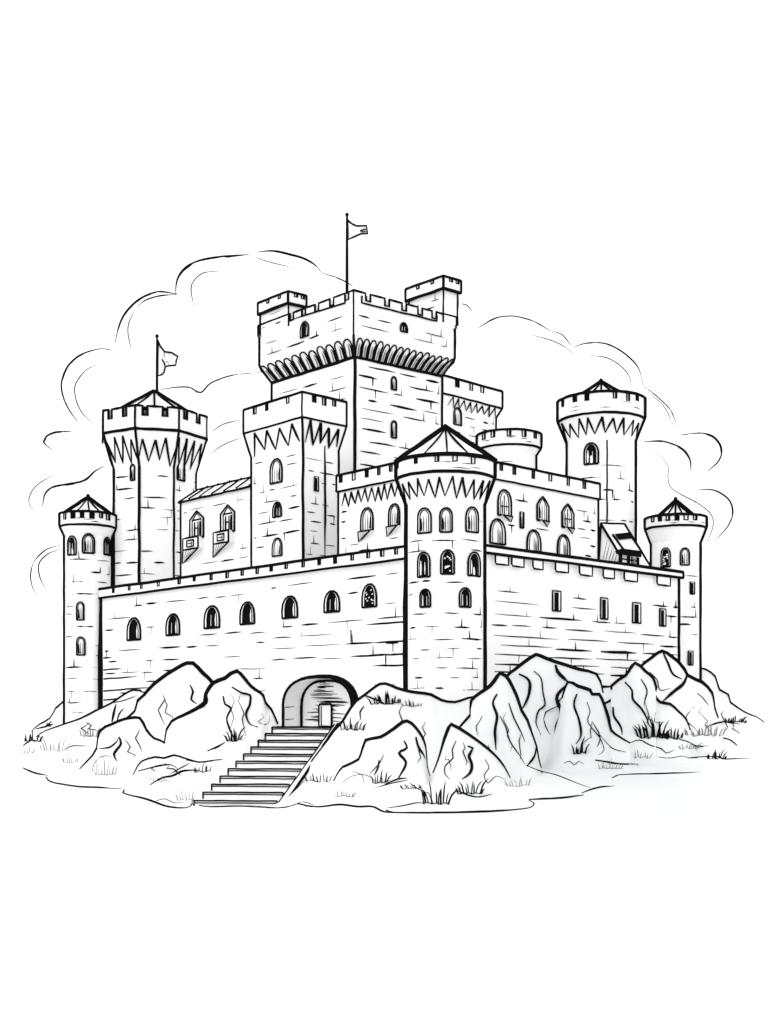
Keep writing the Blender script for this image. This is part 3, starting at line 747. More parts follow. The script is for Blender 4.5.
# -- block behind the keep
X = Block(425, 113, 418, 496)
root = thing('rear_block', 'flat-topped block with battlements peeking out behind the right side of the keep', 'building', (*X.C, ZB))
zx2, zx1 = X.R.z_at(443, 377), X.R.z_at(443, 395)
mb = MB(); X.body(mb, ZB, zx1 - 10 * X.u, lw=2.4); X.body(mb, zx1 - 10 * X.u + .004, zx1, e=.45, e0=.004, lw=2.4); avx = []
wins_on(root, X.R, [(453.5, 461, 408, 425, 'light', 'round')], avx)
zigzag(mb, lambda t, k: X.R(X.R.s_at(447 + 48 * t), zx1 - 9 * X.u * (1 - k) - .15, .1 + .32 * k), 8, 1.3)
bricks(mb, X.R, X.R.s_at(444), X.b - .1, zat(436, 113), zx1 - 1.0, X.u, 8, .5, 1.0, (6, 20), avx, .3)
mb.build('wall', root)
mb = MB(); pr = Plane(X.C + (X.L.n + X.R.n) * .45, V)
crenel_parapet(mb, X, .46, zx1, zx2, [], [pr.s_at(x) for x in (457, 471, 482)], .42, .75, 2.4, open_=False)
mb.build('parapet', root)

# -- lean-to with steep roof behind the right wall
sp = lambda x, y, d: W(x, y, d)
A, B, Cc, E = sp(601, 523, 94), sp(624.5, 524, 95.5), sp(652, 569, 93.5), sp(624, 562, 91.5)
root = thing('lean_to', 'small steep-roofed lean-to squeezed between the right hall and the tall round tower', 'building', (A.x + 1, A.y, ZB))
mb = MB(); dn = Vector((0, 0, -.18))
mb.prism([A, B, Cc, E], [p + dn for p in (A, B, Cc, E)]); mb.ink([B, A, E], 2.2); mb.ink([B, Cc], 2.6); mb.ink([E, Cc], 2.0)
la = lambda x, y: (A.lerp(B, x)).lerp(E.lerp(Cc, x), y) + Vector((-.02, -.05, .05))
rf = mb.build('roof', root)
mb = MB()
mb.prism([la(.28, .3), la(.95, .22), la(.98, .34), la(.34, .42)], [p + Vector((0, -.06, .05)) for p in (la(.28, .3), la(.95, .22), la(.98, .34), la(.34, .42))], I_)
mb.ink([la(.2, .3), la(.3, .72)], 2.0); mb.ink([la(.95, .22), la(1, .66)], 2.2)
mb.build('skylight', rf)
mb = MB(); dd = 91.0; q = lambda x, y, b=0.0: W(x, y, dd) + Vector((b * .3, b, 0))      # dormer with two small lights
mb.prism([q(619.5, 553), q(639, 556.5), q(639, 570), q(619.5, 567)], [q(619.5, 553, 2.2), q(639, 556.5, 2.2), q(639, 570, 2.2), q(619.5, 567, 2.2)])
for x, w in ((620.5, 3.4), (628.5, 3.0), (632, 1.2), (638, 2.6)): mb.ink([q(x, 554.5 + (x - 620) * .18, -.05), q(x, 568, -.05)], w, wob=.2)
mb.ink([q(620, 558.5, -.05), q(638, 561, -.05)], 1.2); mb.ink([q(634.5, 559, -.05), q(634.5, 567, -.05)], 2.2, m=G_)
dr = mb.build('dormer', root)
mb = MB(); ev = [q(615.5, 551.5, -.35), q(641.5, 555.5, -.35), q(642, 558, -.35), q(616.5, 554.5, -.35)]; rg = [q(620, 546, 1.4), q(639.5, 548.5, 1.4), q(640, 550.5, 1.4), q(621, 549, 1.4)]
mb.prism(ev, rg, I_); mb.build('dormer_roof', dr)
mb = MB(); lo = lambda p: Vector((p.x, p.y, ZB))
wl = sp(599, 560, 92.2)
mb.face([A + dn, wl, lo(wl), lo(E), E + dn]); mb.face([E + dn, lo(E), lo(Cc), Cc + dn]); mb.face([Cc + dn, lo(Cc), lo(B), B + dn]); mb.face([B + dn, lo(B), lo(wl), wl, A + dn])
mb.ink([A, wl], 2.0)
for k in range(6):
    t = k / 6; mb.ink([wl.lerp(E, .15 + .7 * t) + Vector((0, -.05, 0)), A.lerp(E, .3 + .6 * t) + Vector((0, -.05, -.3))], .5 + .25 * t, (.9, .2), m=G_)
mb.build('wall', root)

# ================================================================== flags
def flag(label, px, ytop, ybase, D, outline, wpole, folds):
    b = W(px, ybase, D); t = W(px, ytop, D); u = D / F
    root = thing('flag', label, 'flag', b, 'flags')
    mb = MB(); mb.tube([b, b.lerp(t, .5), t], [wpole * .5 * u, wpole * .46 * u, wpole * .36 * u], I_, 8); mb.build('pole', root)
    mb = MB(); ball(mb, t + Vector((0, 0, .4 * u)), 1.9 * u, I_); mb.build('finial', root)
    mb = MB(); n = len(outline)
    P = [W(x, y, D) + Vector((0, .1 * math.sin((x - px) * .3), 0)) for x, y in outline]
    mb.prism(P, [p + Vector((0, .06, 0)) for p in P]); mb.ink([p + Vector((0, -.02, 0)) for p in P + [P[0]]], 1.7, wob=.2)
    for ln, w in folds: mb.ink([W(x, y, D) + Vector((0, .1 * math.sin((x - px) * .3) - .04, 0)) for x, y in ln], w, (1, .4), smooth=True, wob=.1)
    mb.build('banner', root)
flag('larger swallow-ended flag on the tall pole at the top of the keep', 347, 215, 300, 100.5, [(347.5, 220), (352, 223.5), (357, 226), (366.5, 226), (367.5, 234), (361, 234.3), (354, 236.5), (348, 239.5)], 3.2,
     [([(360, 231.5), (364, 230), (366.5, 229.5)], 1.4), ([(362, 232.3), (366.5, 232)], 1.1)])
flag('smaller drooping flag on the roof tip of the octagonal tower', 157, 336.5, 392, 110, [(157.5, 340), (160, 346), (164.5, 351.5), (172, 353), (178, 356.5), (176.5, 361), (176, 365.5), (168, 366), (165, 367), (164, 372), (161.5, 374.5), (157.5, 376)], 2.8,
     [([(162, 359), (164.5, 364), (165, 369)], 1.4), ([(164, 352), (164, 358)], .7), ([(166, 361), (170, 364)], .6)])

# ================================================================== ground
def lerp_tab(tab, y):
    if y <= tab[0][0]: return tab[0][1]
    for (a, p), (b, q) in zip(tab, tab[1:]):
        if y <= b: return p + (q - p) * (y - a) / (b - a)
    return tab[-1][1]
TA = [(45, -7.2), (70, -6.9), (110, -3.2), (150, -3.1)]; TB = [(40, -7.2), (50, -6.3), (58, -5.67), (62, -4.83), (70, -4.24), (105, -3.5), (150, -3.1)]
def gz(x, y):
    t = min(1, max(0, (x + 7.2) / 4.4)); t = t * t * (3 - 2 * t)
    return EYE + lerp_tab(TA, y) * (1 - t) + lerp_tab(TB, y) * t
xs = [-3000, -1200, -500, -200, -90] + [-60 + 1.2 * i for i in range(101)] + [90, 200, 500, 1200, 3000]
ys = [-300, -60, 0, 25] + [40 + 1.2 * i for i in range(92)] + [170, 220, 320, 600, 1200, 2500, 5000]
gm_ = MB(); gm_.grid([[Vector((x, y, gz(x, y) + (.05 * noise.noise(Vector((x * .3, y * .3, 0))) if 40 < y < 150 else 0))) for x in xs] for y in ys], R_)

# ================================================================== rocks
BV = []          # (tree, builder) used to lay pen lines on real surfaces
def tree_of(mb): return BVHTree.FromPolygons(mb.v, [f for f, m in zip(mb.f, mb.m) if m in (P_, R_, C_)])
GT = tree_of(gm_); BV.append(GT)
O = Vector((0, 0, EYE))
def hit(px, py, trees):
    dr = (W(px, py, 1.0) - O).normalized(); best = None
    for t in trees:
        h = t.ray_cast(O, dr, 2000)
        if h[0] is not None and (best is None or h[3] < best[1]): best = (h[0], h[3])
    return best[0] if best else None
def dens(pts, step=3.0):
    q = crom([Vector((x, y, 0)) for x, y in pts], step); return [(p.x, p.y) for p in q]
def lay(mb, pts, w, trees, taper=(.6, .3), m=I_, fallback=None):
    "pen line laid on whatever surface lies there"
    run = []
    for x, y in dens(pts):
        p = hit(x, y, trees)
        if p is None and fallback: p = W(x, y, fallback)
        if p is not None: run.append(p + (O - p).normalized() * .04)
    if len(run) > 1: mb.ink(run, w, taper, m=m, wob=.15, step=9)

ROCKS = []
def rock(label, ridge, D, T, lw=2.8, cracks=(), tb=None, folds=(), foot=None, seed=0):
    q = dens(ridge, 5); n = len(q); mb = MB(); nr = 7; rows = []
    tb = tb or T * .8
    back = []
    R = [W(x, y, D) for x, y in q]
    core = len(R); pre = 0
    for end in (0, 1):                                  # the bare flanks run out to the ground
        p = R[0] if end == 0 else R[-1]; h = p.z - gz(p.x, D)
        if h > .5:
            sg = -1 if end == 0 else 1
            tl = [Vector((p.x + sg * h * .3 * k ** 1.5, D, p.z - h * k)) for k in (.25, .5, .75, 1.0)]
            if end == 0: R = tl[::-1] + R; pre = 4
            else: R = R + tl
    n = len(R)
    for p in R: 
        bx = p.x * (D + tb) / D; back.append(Vector((bx, D + tb, min(p.z - .3, gz(bx, D + tb) - .3))))
    rows.append(back); rows.append([b.lerp(p, .55) + Vector((0, 0, .12 * (p.z - b.z))) for b, p in zip(back, R)]); rows.append(R)
    for k in range(1, nr + 1):
        t = k / nr; row = []
        for j, p in enumerate(R):
            y = D - T * t ** 1.25; fz = min(p.z - .2, gz(p.x, D - T) - .25)
            z = p.z + (fz - p.z) * t ** .85
            dd = 0 if k == nr else (noise.noise(Vector((p.x * .55 + seed * 7.3, z * .5, seed))) * .55 + noise.noise(Vector((p.x * 1.5, z * 1.3, seed + 9))) * .22) * min(1, T / 3) * (4 * t * (1 - t))
            f = (y + dd) / D; v = O + (Vector((p.x, D, EYE + (z - EYE) * D / y)) - O) * f if False else Vector((p.x * y / D, y, z))
            s = (y + dd) / y; v = O + (v - O) * s
            row.append(v)
        rows.append(row)
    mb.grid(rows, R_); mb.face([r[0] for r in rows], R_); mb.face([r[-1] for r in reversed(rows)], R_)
    tr = tree_of(mb)
    mb.ink([p + Vector((0, -.02, 0)) for p in R[pre:pre + core]], lw, (.55, .55), wob=.3, step=9)
    for pts, w in cracks: lay(mb, pts, w, [tr])
    rr = random.Random(seed * 5 + 1)
    for k in range(2):                                   # hairline cracks down the face
        j = pre + int(core * rr.uniform(.3, .7)); i0 = 3 + rr.randrange(0, 2); pts = []
        for i in range(i0, min(i0 + 3, len(rows) - 1)):
            pts.append(rows[i][min(n - 1, max(0, j))]); pts.append(rows[i][min(n - 1, j)].lerp(rows[i + 1][min(n - 1, max(0, j + rr.choice((-1, 1))))], .5)); j += rr.choice((-1, 0, 1, 1))
        mb.ink([p + (O - p).normalized() * .05 for p in pts], rr.uniform(.6, 1.1), (.3, .2), wob=.5, step=D / F * 5)
    base = Vector((R[n // 2].x, D, gz(R[n // 2].x, D)))
    o = mb.build('rock', None, base)
    for f in o.data.polygons: f.use_smooth = True
    o.data.set_sharp_from_angle(angle=1.1); tag(o, label, 'rock', 'rocks round the castle foot'); BV.append(tr); ROCKS.append(o)
    return o

rock('low rock ledge rising behind the slim left tower', [(23, 746), (35, 728), (50, 718), (56, 708), (63, 702), (80, 700), (95, 716), (100, 730)], 115, 3, 1.6)
rock('gentle grassy bank across the foot of the slim left tower', [(36, 737), (45, 731), (62, 725), (81, 718), (100, 708.5), (111, 703), (133, 690), (146, 695), (156, 712), (165, 735)], 104, 4, 2.0,
     cracks=[([(112, 722), (114, 712), (116, 704)], 2.2), ([(117, 722), (119, 714), (124, 708)], 1.4), ([(112, 703), (125, 700), (138, 695)], .9)])
rock('broad blank boulder with a slanting peak, leftmost of the large ones', [(124, 720), (135, 711), (138, 700), (144, 695), (154, 684), (172, 671), (187, 663), (193, 663), (203, 673), (213, 683), (220, 700), (226, 722)], 94.5, 4.5, 3.6,
     cracks=[([(190, 685), (193, 692), (191, 699), (197, 704)], 2.0)], tb=3)
rock('lower boulder with a notched front, left of the steps and before the broad one', [(78, 771), (93, 755), (97, 748), (100, 731), (112, 724), (125, 719), (140, 718), (146, 729), (154, 738), (165, 743), (172, 756), (176, 772)], 88, 3.5, 2.6,
     cracks=[([(97, 749), (110, 747), (117, 741), (118, 738)], 1.6), ([(119, 737), (121, 744), (114, 754), (117, 761)], 2.4), ([(75, 748), (88, 748), (95, 749)], 1.2), ([(92, 771), (95, 762), (103, 756), (112, 757)], .6)], seed=3)
rock('pointed boulder standing against the left edge of the steps', [(165, 743), (167, 729), (172, 721), (184, 715), (196, 709), (205, 702), (206, 694), (213, 683), (225, 678), (237, 671), (251, 686), (263, 695), (265, 702), (271, 709), (278, 724)], 87, 5, 3.6,
     cracks=[([(232, 687), (242, 693), (250, 695), (250, 704), (246, 714), (250, 724), (258, 727)], 2.2), ([(223, 696), (225, 704), (231, 708), (227, 718), (230, 730), (235, 740)], 2.2), ([(261, 713), (264, 717), (258, 722), (268, 724), (270, 716)], .6), ([(206, 694), (206, 703), (196, 710)], 3)], seed=5)
rock('flat low stone in the grass at lower left of the steps', [(133, 775), (138, 765), (142, 761), (155, 757), (164, 758), (174, 755), (184, 758), (193, 761), (204, 764), (212, 770)], 84, 2.0, 1.8,
     cracks=[([(138, 771), (150, 768), (163, 765), (172, 765), (178, 769)], 1.3), ([(170, 774), (182, 767), (190, 763)], 1.3)], seed=7)
rock('rounded bank in front of the corner tower base, beside the gate', [(311, 762), (320, 750), (328, 740), (334, 731), (343, 721), (350, 709), (356, 701), (363, 696), (380, 684), (390, 685), (397, 688), (413, 692), (431, 694.5), (441, 700), (455, 702), (474, 697), (486, 703), (496, 722)], 71.5, 3.4, 2.6,
     cracks=[([(352, 703), (363, 696), (372, 698), (384, 703)], 1.6), ([(364, 706), (360, 712), (361, 720)], 1.3)], tb=1.5, seed=9)
rock('pale boulder with a leaning peak, right of the steps', [(332, 786), (337, 775), (343, 767), (352, 763), (359, 759), (363, 748), (366, 740), (380, 737), (393, 729), (407, 721), (419, 732), (425, 745), (427, 766), (430, 776)], 66, 3.2, 3.0,
     cracks=[([(404, 741), (407, 748), (399, 753), (406, 762), (402, 772), (397, 780)], 2.4), ([(416, 737), (418, 746), (424, 756), (428, 766)], 2.4), ([(379, 760), (378, 768), (374, 775)], 1.6), ([(341, 783), (352, 776), (366, 775), (380, 784)], .5), ([(352, 771), (362, 775), (364, 785)], .45)], seed=11)
rock('small sharp rock sloping right, lowest of those at front centre', [(433, 773), (436, 766), (440, 755), (446, 735), (451, 724), (459, 728), (477, 740), (494, 754), (503, 765), (510, 778)], 65, 2.6, 3.0,
     cracks=[([(456, 741), (452, 750), (453, 758), (445, 766), (445, 774), (450, 779)], 1.2), ([(468, 746), (473, 748), (469, 756), (472, 765), (470, 773), (462, 779)], 2.6), ([(485, 759), (489, 768), (484, 775), (488, 783), (496, 776), (506, 780)], .8)], seed=13)
rock('tall cone-shaped rock right below the corner tower', [(458, 729), (465, 721), (471, 714), (471, 701), (480, 693), (490, 686), (500, 673), (506, 676), (512, 686), (517, 697), (521, 710), (527, 720), (532, 734), (536, 746), (538, 757), (541, 768)], 69, 3.0, 3.2,
     cracks=[([(497, 694), (493, 703), (497, 716), (495, 732), (496, 750)], 2.6), ([(482, 716), (479, 722), (476, 726), (478, 736)], .8), ([(500, 716), (506, 728), (510, 741), (520, 756), (525, 764)], 1.1), ([(509, 703), (514, 718), (521, 732), (525, 742)], 1.3), ([(536, 748), (534, 757), (527, 766)], 2.2), ([(488, 745), (490, 752), (486, 760)], .7)], tb=2, seed=15)
rock('broad high rock against the right wall, topped by a flat crest', [(500, 690), (506, 677), (514, 670), (523, 663), (530, 658), (536, 654.5), (546, 658), (555, 661.5), (566, 665), (578, 669), (588, 671), (596, 674), (600, 681), (603, 693)], 75.5, 4.0, 3.2,
     cracks=[([(519, 674), (527, 678), (530, 684), (528, 697), (522, 709)], 2.6), ([(534, 671), (541, 678), (543, 692), (545, 705), (539, 710), (536, 722), (541, 735)], 1.5), ([(545, 705), (543, 707)], 2.6), ([(555, 661.5), (557.6, 671.6), (566, 680), (569, 683)], 3.2), ([(569, 683), (557, 696), (560, 708), (561, 716), (556, 726), (555, 736)], 3.0)], tb=2.2, seed=17)
rock('craggy rock with stepped right edge in the middle of the right-hand rocks', [(562, 698), (568, 682), (578, 686), (590, 690), (592, 694), (599, 694), (604, 705), (608, 718), (611, 730), (620, 737), (630, 743)], 72.5, 3.2, 3.2,
     cracks=[([(577, 694), (574, 705), (579, 720), (581, 735), (576, 744)], 2.2), ([(587, 702), (590, 712), (588, 722), (600, 738), (604, 750), (598, 755)], .9), ([(600, 735), (612, 748), (626, 752)], .8)], tb=1.6, seed=19)
rock('pointed rock with a bent crest, second from the right end', [(598, 712), (604, 704), (613, 698), (611, 686), (618, 680), (626, 675), (635, 663), (645, 671), (653, 678), (656, 687), (654, 694), (660, 702), (670, 704), (678, 711), (686, 719), (690, 730)], 82, 4.0, 3.2,
     cracks=[([(625, 682), (632, 690), (633, 699), (641, 708), (646, 716), (649, 725)], 2.0), ([(641, 679), (647, 690), (645, 700), (644, 706)], 1.3), ([(613, 707), (614, 716), (621, 727), (622, 735)], 2.2), ([(646, 716), (655, 722), (665, 722)], .6)], tb=2.2, seed=21)
rock('large rounded rock at the foot of the small right tower', [(636, 676), (641, 666), (651, 658), (662, 651), (671, 656), (678, 661.5), (684, 669), (687, 675), (695, 679), (702, 682), (712, 693), (714, 706), (718, 718)], 87, 4.5, 3.0,
     cracks=[([(663, 652), (668, 663), (673, 674), (682, 679)], 2.2), ([(687, 675), (683, 684), (673, 692), (663, 701)], 3.0), ([(650, 672), (657, 680), (660, 690), (671, 688)], .9), ([(697, 693), (703, 698), (709, 706)], .9)], tb=2.4, seed=23)
rock('thin rocky slope falling away at the far right end', [(696, 690), (700, 668), (705, 669), (715, 676), (719, 689), (728, 694), (730, 702), (745, 712), (757, 717), (764, 722)], 98, 3.5, 2.0, seed=25)

# pen lines on the ground
GL = [([(23, 768), (29, 771), (37, 774), (48, 775.5)], 2.0), ([(46, 777), (48, 780), (54, 783), (78, 787), (100, 788), (122, 789)], 2.2), ([(124, 790), (123, 793), (132, 796), (148, 800), (168, 807), (186, 808), (192, 804), (192, 800)], 2.2),
      ([(156, 801), (165, 799), (175, 803), (184, 802)], 1.0), ([(150, 785), (162, 778), (172, 776), (183, 771), (199, 770)], 1.8), ([(191, 804), (210, 807), (240, 806.5), (278, 808), (290, 806)], 2.0),
      ([(278, 808), (288, 807), (298, 804), (306, 806), (320, 807), (340, 805), (358, 807), (373, 807), (384, 812), (400, 813), (430, 813.5)], 2.0), ([(293, 806), (302, 802), (314, 805)], 1.0),
      ([(386, 810), (394, 812.5), (420, 813), (452, 813), (494, 811.5), (523, 809), (533, 806), (534, 803), (529, 800)], 2.4), ([(388, 808), (402, 806), (416, 803), (425, 803)], 1.5), ([(529, 799.6), (545, 799), (563, 798), (584, 795)], 2.4),
      ([(582, 793), (590, 790), (600, 787.5), (614, 786)], 1.8), ([(526, 765), (540, 771), (556, 775), (574, 782), (590, 788)], 1.1), ([(612, 778), (617, 775.5), (630, 774.5), (658, 774), (685, 773), (700, 772)], 1.9),
      ([(595, 760), (608, 762), (620, 764), (638, 764)], 1.8), ([(688, 758), (706, 757), (718, 757), (724, 759.5), (736, 759), (750, 758.5)], 1.8), ([(629, 743), (640, 740), (650, 745), (662, 749), (666, 753), (674, 750)], 1.0), ([(658, 757), (670, 758), (682, 756), (690, 758)], .6),
      ([(679, 739), (688, 742), (696, 746), (708, 746)], 1.4), ([(720, 737), (730, 740), (738, 746)], 1.3), ([(205, 752), (212, 749), (219, 746), (225, 742)], 1.6), ([(186, 760), (200, 762), (215, 760), (223, 759)], 1.4), ([(385, 784), (398, 779), (407, 778)], 1.4), ([(410, 783), (420, 790), (432, 794)], .9),
      ([(455, 790), (470, 796), (480, 797), (492, 794)], 1.5), ([(64, 750), (72, 746), (88, 746)], 1.0), ([(36, 729), (45, 727), (52, 724)], 1.8), ([(23, 746), (30, 741), (36, 740)], 1.6), ([(564, 763), (570, 761), (574, 765), (579, 761), (584, 764)], .6), ([(706, 727), (722, 722), (740, 724)], 1.4), ([(375, 788), (392, 783), (408, 780)], .8)]
for pts, w in GL: lay(gm_, pts, w * 1.15, BV, (.5, .3))
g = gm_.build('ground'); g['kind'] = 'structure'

# ================================================================== stone steps
NS = 11
sT, sB = 84.0, 72.8
TL, TR, BL, BRt = W(272, 727, sT + .4), W(333, 725, sT - .6), W(194, 800.5, sB), W(277, 801.5, sB - .2)
root = thing('stone_steps', 'flight of eleven wide stone steps climbing to the gateway', 'stairs', (TL + BRt) / 2 * 1 - Vector((0, 0, 1)))
rise = (TL.z - BL.z) / (NS - 1)
for i in range(NS):
    f = i / (NS - 1); f2 = (i - 1) / (NS - 1)
    a, b = TL.lerp(BL, f), TR.lerp(BRt, f)
    z = TL.z + (BL.z - TL.z) * f; a.z = z; b.z = z
    dirb = (TL - BL); dirb.z = 0; dirb = dirb / (NS - 1) * 1.25
    dirr = (TR - BRt); dirr.z = 0; dirr = dirr / (NS - 1) * 1.25
    lowr = rise * (1.02 if i < NS - 1 else 1.6); bk = 1 if i else .6
    top = [a, b, b + dirr * bk, a + dirb * bk]; bot = [p - Vector((0, 0, lowr)) for p in top]
    mb = MB(); mb.prism(list(reversed(top)), list(reversed(bot)))
    o = Vector((0, -.03, 0)); mb.ink([a + o, b + o], 1.5, wob=.3); 
    d1 = Vector((0, 0, -rise * .34)); mb.ink([a + o + d1, b + o + d1], 1.0, wob=.3)
    mb.ink([a + o, a + o - Vector((0, 0, rise))], 1.6, wob=.1); mb.ink([b + o, b + o - Vector((0, 0, rise))], 1.4, wob=.1)
    if i == 0: mb.ink([a + dirb * bk, b + dirr * bk], 1.4)
    mb.build('step', root)
mb = MB(); o = Vector((.12, -.02, .05)); off = Vector((.26, 0, .0))
a, b = TR + o, BRt + o; b.z -= rise * .2
mb.prism([a, b, b + off, a + off], [p - Vector((0, 0, 1.6)) for p in (a, b, b + off, a + off)])
mb.ink([a + off, b + off - Vector((0, 0, .3))], 3.4); mb.ink([a, b], 1.3)
for k in range(12):
    f = (k + .5) / 12; p = a.lerp(b, f); mb.ink([p + Vector((0, -.02, .02)), p + off * .8 + Vector((0, -.02, -.35))], rng.uniform(.6, 1.3), m=G_)
mb.build('side_kerb', root)

# ================================================================== grass
def tuft(label, px, py, w, h, n, lw=1.1, lean=0.0, grey=False, wild=.3):
    base = hit(px, py, BV); d = base.y; u = d / F; mb = MB(); r = random.Random(int(px * 7 + py))
    roots = []
    for k in range(n):
        x = px + (k / max(1, n - 1) - .5) * w + r.uniform(-1, 1); y = py + r.uniform(-1, 1.5)
        p = hit(x, y, BV)
        if p is None or abs(p.y - d) > 6: p = base + Vector(((x - px) * u, 0, 0))
        p = p + (O - p).normalized() * .06
        roots.append(p)
        fan = (k / max(1, n - 1) - .5) * 2; hh = 1.25 * h * u * r.uniform(.4, 1.1) * (1 - .35 * abs(fan)); dx = (fan * .45 + lean + r.uniform(-wild, wild)) * hh
        tip = p + Vector((dx, -.05, hh)); mid = p.lerp(tip, .55) + Vector((-dx * .18, 0, hh * .06))
        mb.ink([p, mid, tip], 1.05 * lw * r.uniform(.7, 1.3), (1, .15), m=G_ if grey else I_, smooth=True, wob=.1, step=u * 3)
    mb.ink(roots, lw * .7, (.5, .5), m=G_ if grey else I_, wob=0)
    o = mb.build('grass_tuft', None, base); tag(o, label, 'grass tuft', 'grass tufts on the castle mound')
TUFTS = [('dark spiky grass tuft at the far left end of the mound', 33, 741, 16, 10, 9, 1.3, .3, False), ('pale grass tuft below the slim left tower', 54, 750, 24, 15, 9, .8, .1, True),
         ('small grey grass tuft on the bank right of the slim left tower', 91, 736, 18, 12, 9, .9, .1, True), ('pale grass tuft before the lower notched boulder', 105, 774, 20, 14, 9, .7, .1, True),
         ('dark pointed grass tuft beside the upper steps', 234, 740, 14, 13, 7, 1.3, 0, False), ('grey grass beside the lowest step', 186, 800, 16, 12, 7, .7, .1, True), ('small grass tuft by the middle of the steps', 202, 771, 16, 8, 7, .9, 0, False),
         ('dark scribbled grass on the bank right of the gateway', 352, 729, 20, 11, 9, 1.2, .3, False), ('row of dark grass on top of the bank left of the corner tower', 386, 703, 28, 12, 12, 1.4, -.2, False), ('thin trailing grass on the bank at the corner tower foot', 412, 706, 16, 6, 7, .9, -.2, False),
         ('small dark tuft below the steps side kerb', 319, 781, 22, 8, 8, 1.0, .0, False), ('grass tuft at foot of the pale boulder with leaning peak', 380, 782, 16, 11, 9, 1.0, .1, False), ('short curly grass right of the pale boulder', 411, 788, 20, 6, 9, 1.0, -.4, False),
         ('tall dark grass tuft at front centre', 436, 803, 26, 22, 11, 1.4, 0, False), ('dark grass clump under the small sharp rock', 470, 793, 24, 16, 10, 1.4, .1, False), ('thin grey grass right of the small sharp rock', 518, 785, 20, 9, 8, .8, -.1, True),
         ('dark grass blades below the craggy rock', 580, 753, 12, 13, 7, 1.4, .1, False), ('large dark grass tuft before the second rock from the right', 652, 737, 28, 17, 14, 1.5, -.1, False), ('low dark grass right of the large dark tuft', 672, 738, 18, 11, 9, 1.5, -.1, False),
         ('pale grey grass clump below the large rounded rock', 704, 735, 36, 12, 14, 1.0, 0, True), ('scribbled dark grass on the far right slope', 736, 722, 20, 6, 9, 1.3, .3, False), ('dark grass on the right edge line of the mound', 716, 758, 18, 8, 9, 1.3, .2, False)]
TUFTS += [('thin pale grass at the tip of the mound far left', 28, 752, 12, 8, 6, .7, .2, True), ('thin grey grass by the left ground outline', 70, 762, 14, 7, 7, .6, 0, True),
          ('sparse pale grass under the flat low stone', 160, 781, 18, 7, 8, .6, .1, True), ('thin grass on the ground right of the steps foot', 345, 796, 18, 7, 8, .7, .1, True),
          ('pale thin grass between the craggy rock and the ground line', 610, 768, 22, 8, 9, .7, 0, True), ('pale grass near the right ground outline', 640, 757, 20, 7, 8, .6, .1, True), ('thin grey grass on the slope at far right', 690, 748, 18, 7, 8, .7, .1, True)]
for t in TUFTS: tuft(*t)

# ================================================================== clouds
def cloud(label, D, lobes, strokes):
    mb = MB(); c = Vector((0, 0, 0))
    for (x, y, r) in lobes:
        p = W(x, y, D); c += p; R = r * D / F; rows = []
        nu, nv = 28, 14
        for i in range(nv + 1):
            ph = math.pi * (i / nv - .5); rr = max(1e-3, R * math.cos(ph))
            rows.append([p + Vector((rr * math.cos(2 * math.pi * j / nu), .5 * rr * math.sin(2 * math.pi * j / nu), R * math.sin(ph))) for j in range(nu)])
        mb.grid(rows, C_, closed=True)
    tr = tree_of(mb)
    for pts, w in strokes: lay(mb, pts, w * 1.2, [tr], (.25, .2), fallback=D)
    c /= len(lobes)
    o = mb.build('cloud', None, c); tag(o, label, 'cloud', 'clouds behind the castle')
    for f in o.data.polygons: f.use_smooth = True
cloud('largest cloud, billowing up behind the keep and the octagonal tower', 210, [(217, 297, 40), (270, 292, 38), (312, 300, 33), (158, 335, 42), (210, 340, 50), (280, 345, 50), (118, 372, 22)],
      [([(176, 294), (176, 286), (179, 276), (187, 267), (200, 261), (214, 258), (232, 256), (249, 254.6)], 2.2), ([(258, 251.5), (272, 251), (284, 253), (305, 259), (316, 266), (322, 273)], 1.8), ([(322, 273), (336, 277.5), (346, 282), (354, 287)], 1.0),
       ([(220, 271), (203, 273), (193, 282), (191, 291), (194, 307)], .8), ([(251, 255), (266, 261), (294, 268)], .6), ([(177, 294), (165, 292), (158, 292), (142, 298), (128, 310), (120, 324), (115, 343)], 2.0), ([(177, 294.5), (160, 296), (146, 300), (137, 307)], 1.2), ([(135, 310), (129, 322), (128, 334), (131, 349)], .8)])
cloud('rounded cloud bulging left of the octagonal tower', 195, [(98, 386, 37), (88, 405, 22), (120, 400, 30)],
      [([(112, 350), (100, 349), (83, 354), (70, 364), (63, 378), (62, 390), (67, 406), (77, 421)], 1.8), ([(97, 365), (86, 370), (76, 383), (75, 396), (82, 413), (93, 423)], .8)])
cloud('small wispy cloud curl at the left, above the slim tower', 180, [(58, 442, 12), (70, 444, 11)], [([(71, 431.5), (55, 432.5), (46, 437), (43.5, 442), (52, 450)], 1.7)])
cloud('low cloud drifting just left of the slim tower roof', 178, [(62, 505, 20), (48, 503, 14), (84, 492, 12)], [([(104, 466), (95, 471), (84, 480.5), (67, 484.5), (53, 487.5), (45, 494), (42.7, 506)], 1.8), ([(57, 473.5), (41, 482), (32, 491), (29, 503), (37, 514)], .7)])
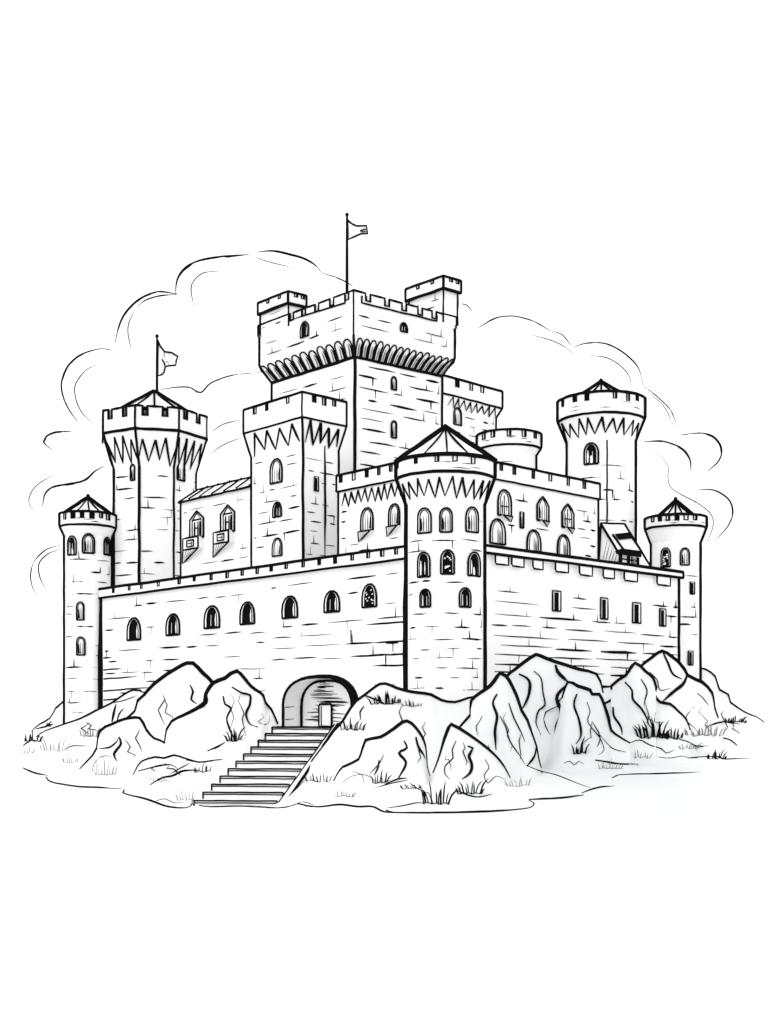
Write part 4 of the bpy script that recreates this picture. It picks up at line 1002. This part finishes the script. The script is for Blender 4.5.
cloud('faint lowest cloud beside the slim tower shaft', 176, [(52, 572, 20), (66, 572, 22)], [([(61, 545), (46, 549.6), (35, 561), (30.5, 575), (33, 589), (40, 597.5)], 1.0), ([(62, 548.5), (48, 554), (39, 563.6), (40, 577.7), (46, 589)], .9)])
cloud('cloud filling the gap between octagonal and square towers', 190, [(228, 412, 38), (196, 402, 16), (250, 400, 28)], [([(158, 390.5), (170, 388), (182, 387), (190, 387.5), (201, 392.5), (211, 383), (232, 375.5), (263, 372)], 1.2), ([(211, 432), (224, 424), (240, 420)], .6), ([(208.6, 455), (224, 444.6), (240, 438)], .6)])
cloud('small cloud edge right of the taller keep turret', 190, [(458, 318, 14)], [([(459, 304), (466.5, 305), (472.5, 312)], .9)])
cloud('wide cloud arching over the low round tower', 200, [(512, 358, 42), (540, 362, 30), (485, 362, 34)], [([(478, 328), (494, 319), (514, 316.4), (534.7, 322), (551, 331)], 1.5), ([(551, 331), (562, 334.6), (572, 346.7)], .8), ([(531, 334.6), (553, 341), (567.5, 349), (577.7, 359)], .6)])
cloud('tall cloud behind the tall round tower', 205, [(600, 385, 42), (640, 420, 32), (585, 400, 45)], [([(574, 346.7), (589, 343), (607.6, 344.5), (626, 354.7), (638.6, 369), (643, 385.7)], 1.6), ([(643, 385.7), (658.7, 398), (671, 411), (677, 425.8)], 1.0), ([(589, 355), (607.6, 358), (622, 367), (630, 378), (631, 387.5)], .7), ([(646, 390), (662, 404), (669.6, 416.7), (675, 431)], .6)])
cloud('cloud puff on the right edge above the small right tower', 185, [(696, 458, 25), (665, 468, 26)], [([(680.5, 435), (699, 433.4), (713, 436.7), (721, 447.7), (719, 460.4), (708, 471)], 1.7), ([(644, 441.5), (662, 441.5), (680.5, 447.7), (689.7, 458.6), (691, 471)], 1.8)])
cloud('trailing cloud wisps around the small right tower roof', 175, [(708, 518, 24), (690, 500, 14), (690, 525, 16)], [([(695, 490), (713, 490), (728, 498.7), (732.7, 511.5), (728, 526), (715, 540.6)], 1.3), ([(642, 453), (658.7, 455), (668, 466), (668, 478.7), (673, 489.6), (699, 504), (711.5, 515), (713, 526), (708, 540.6), (700.6, 551.6)], .6)])
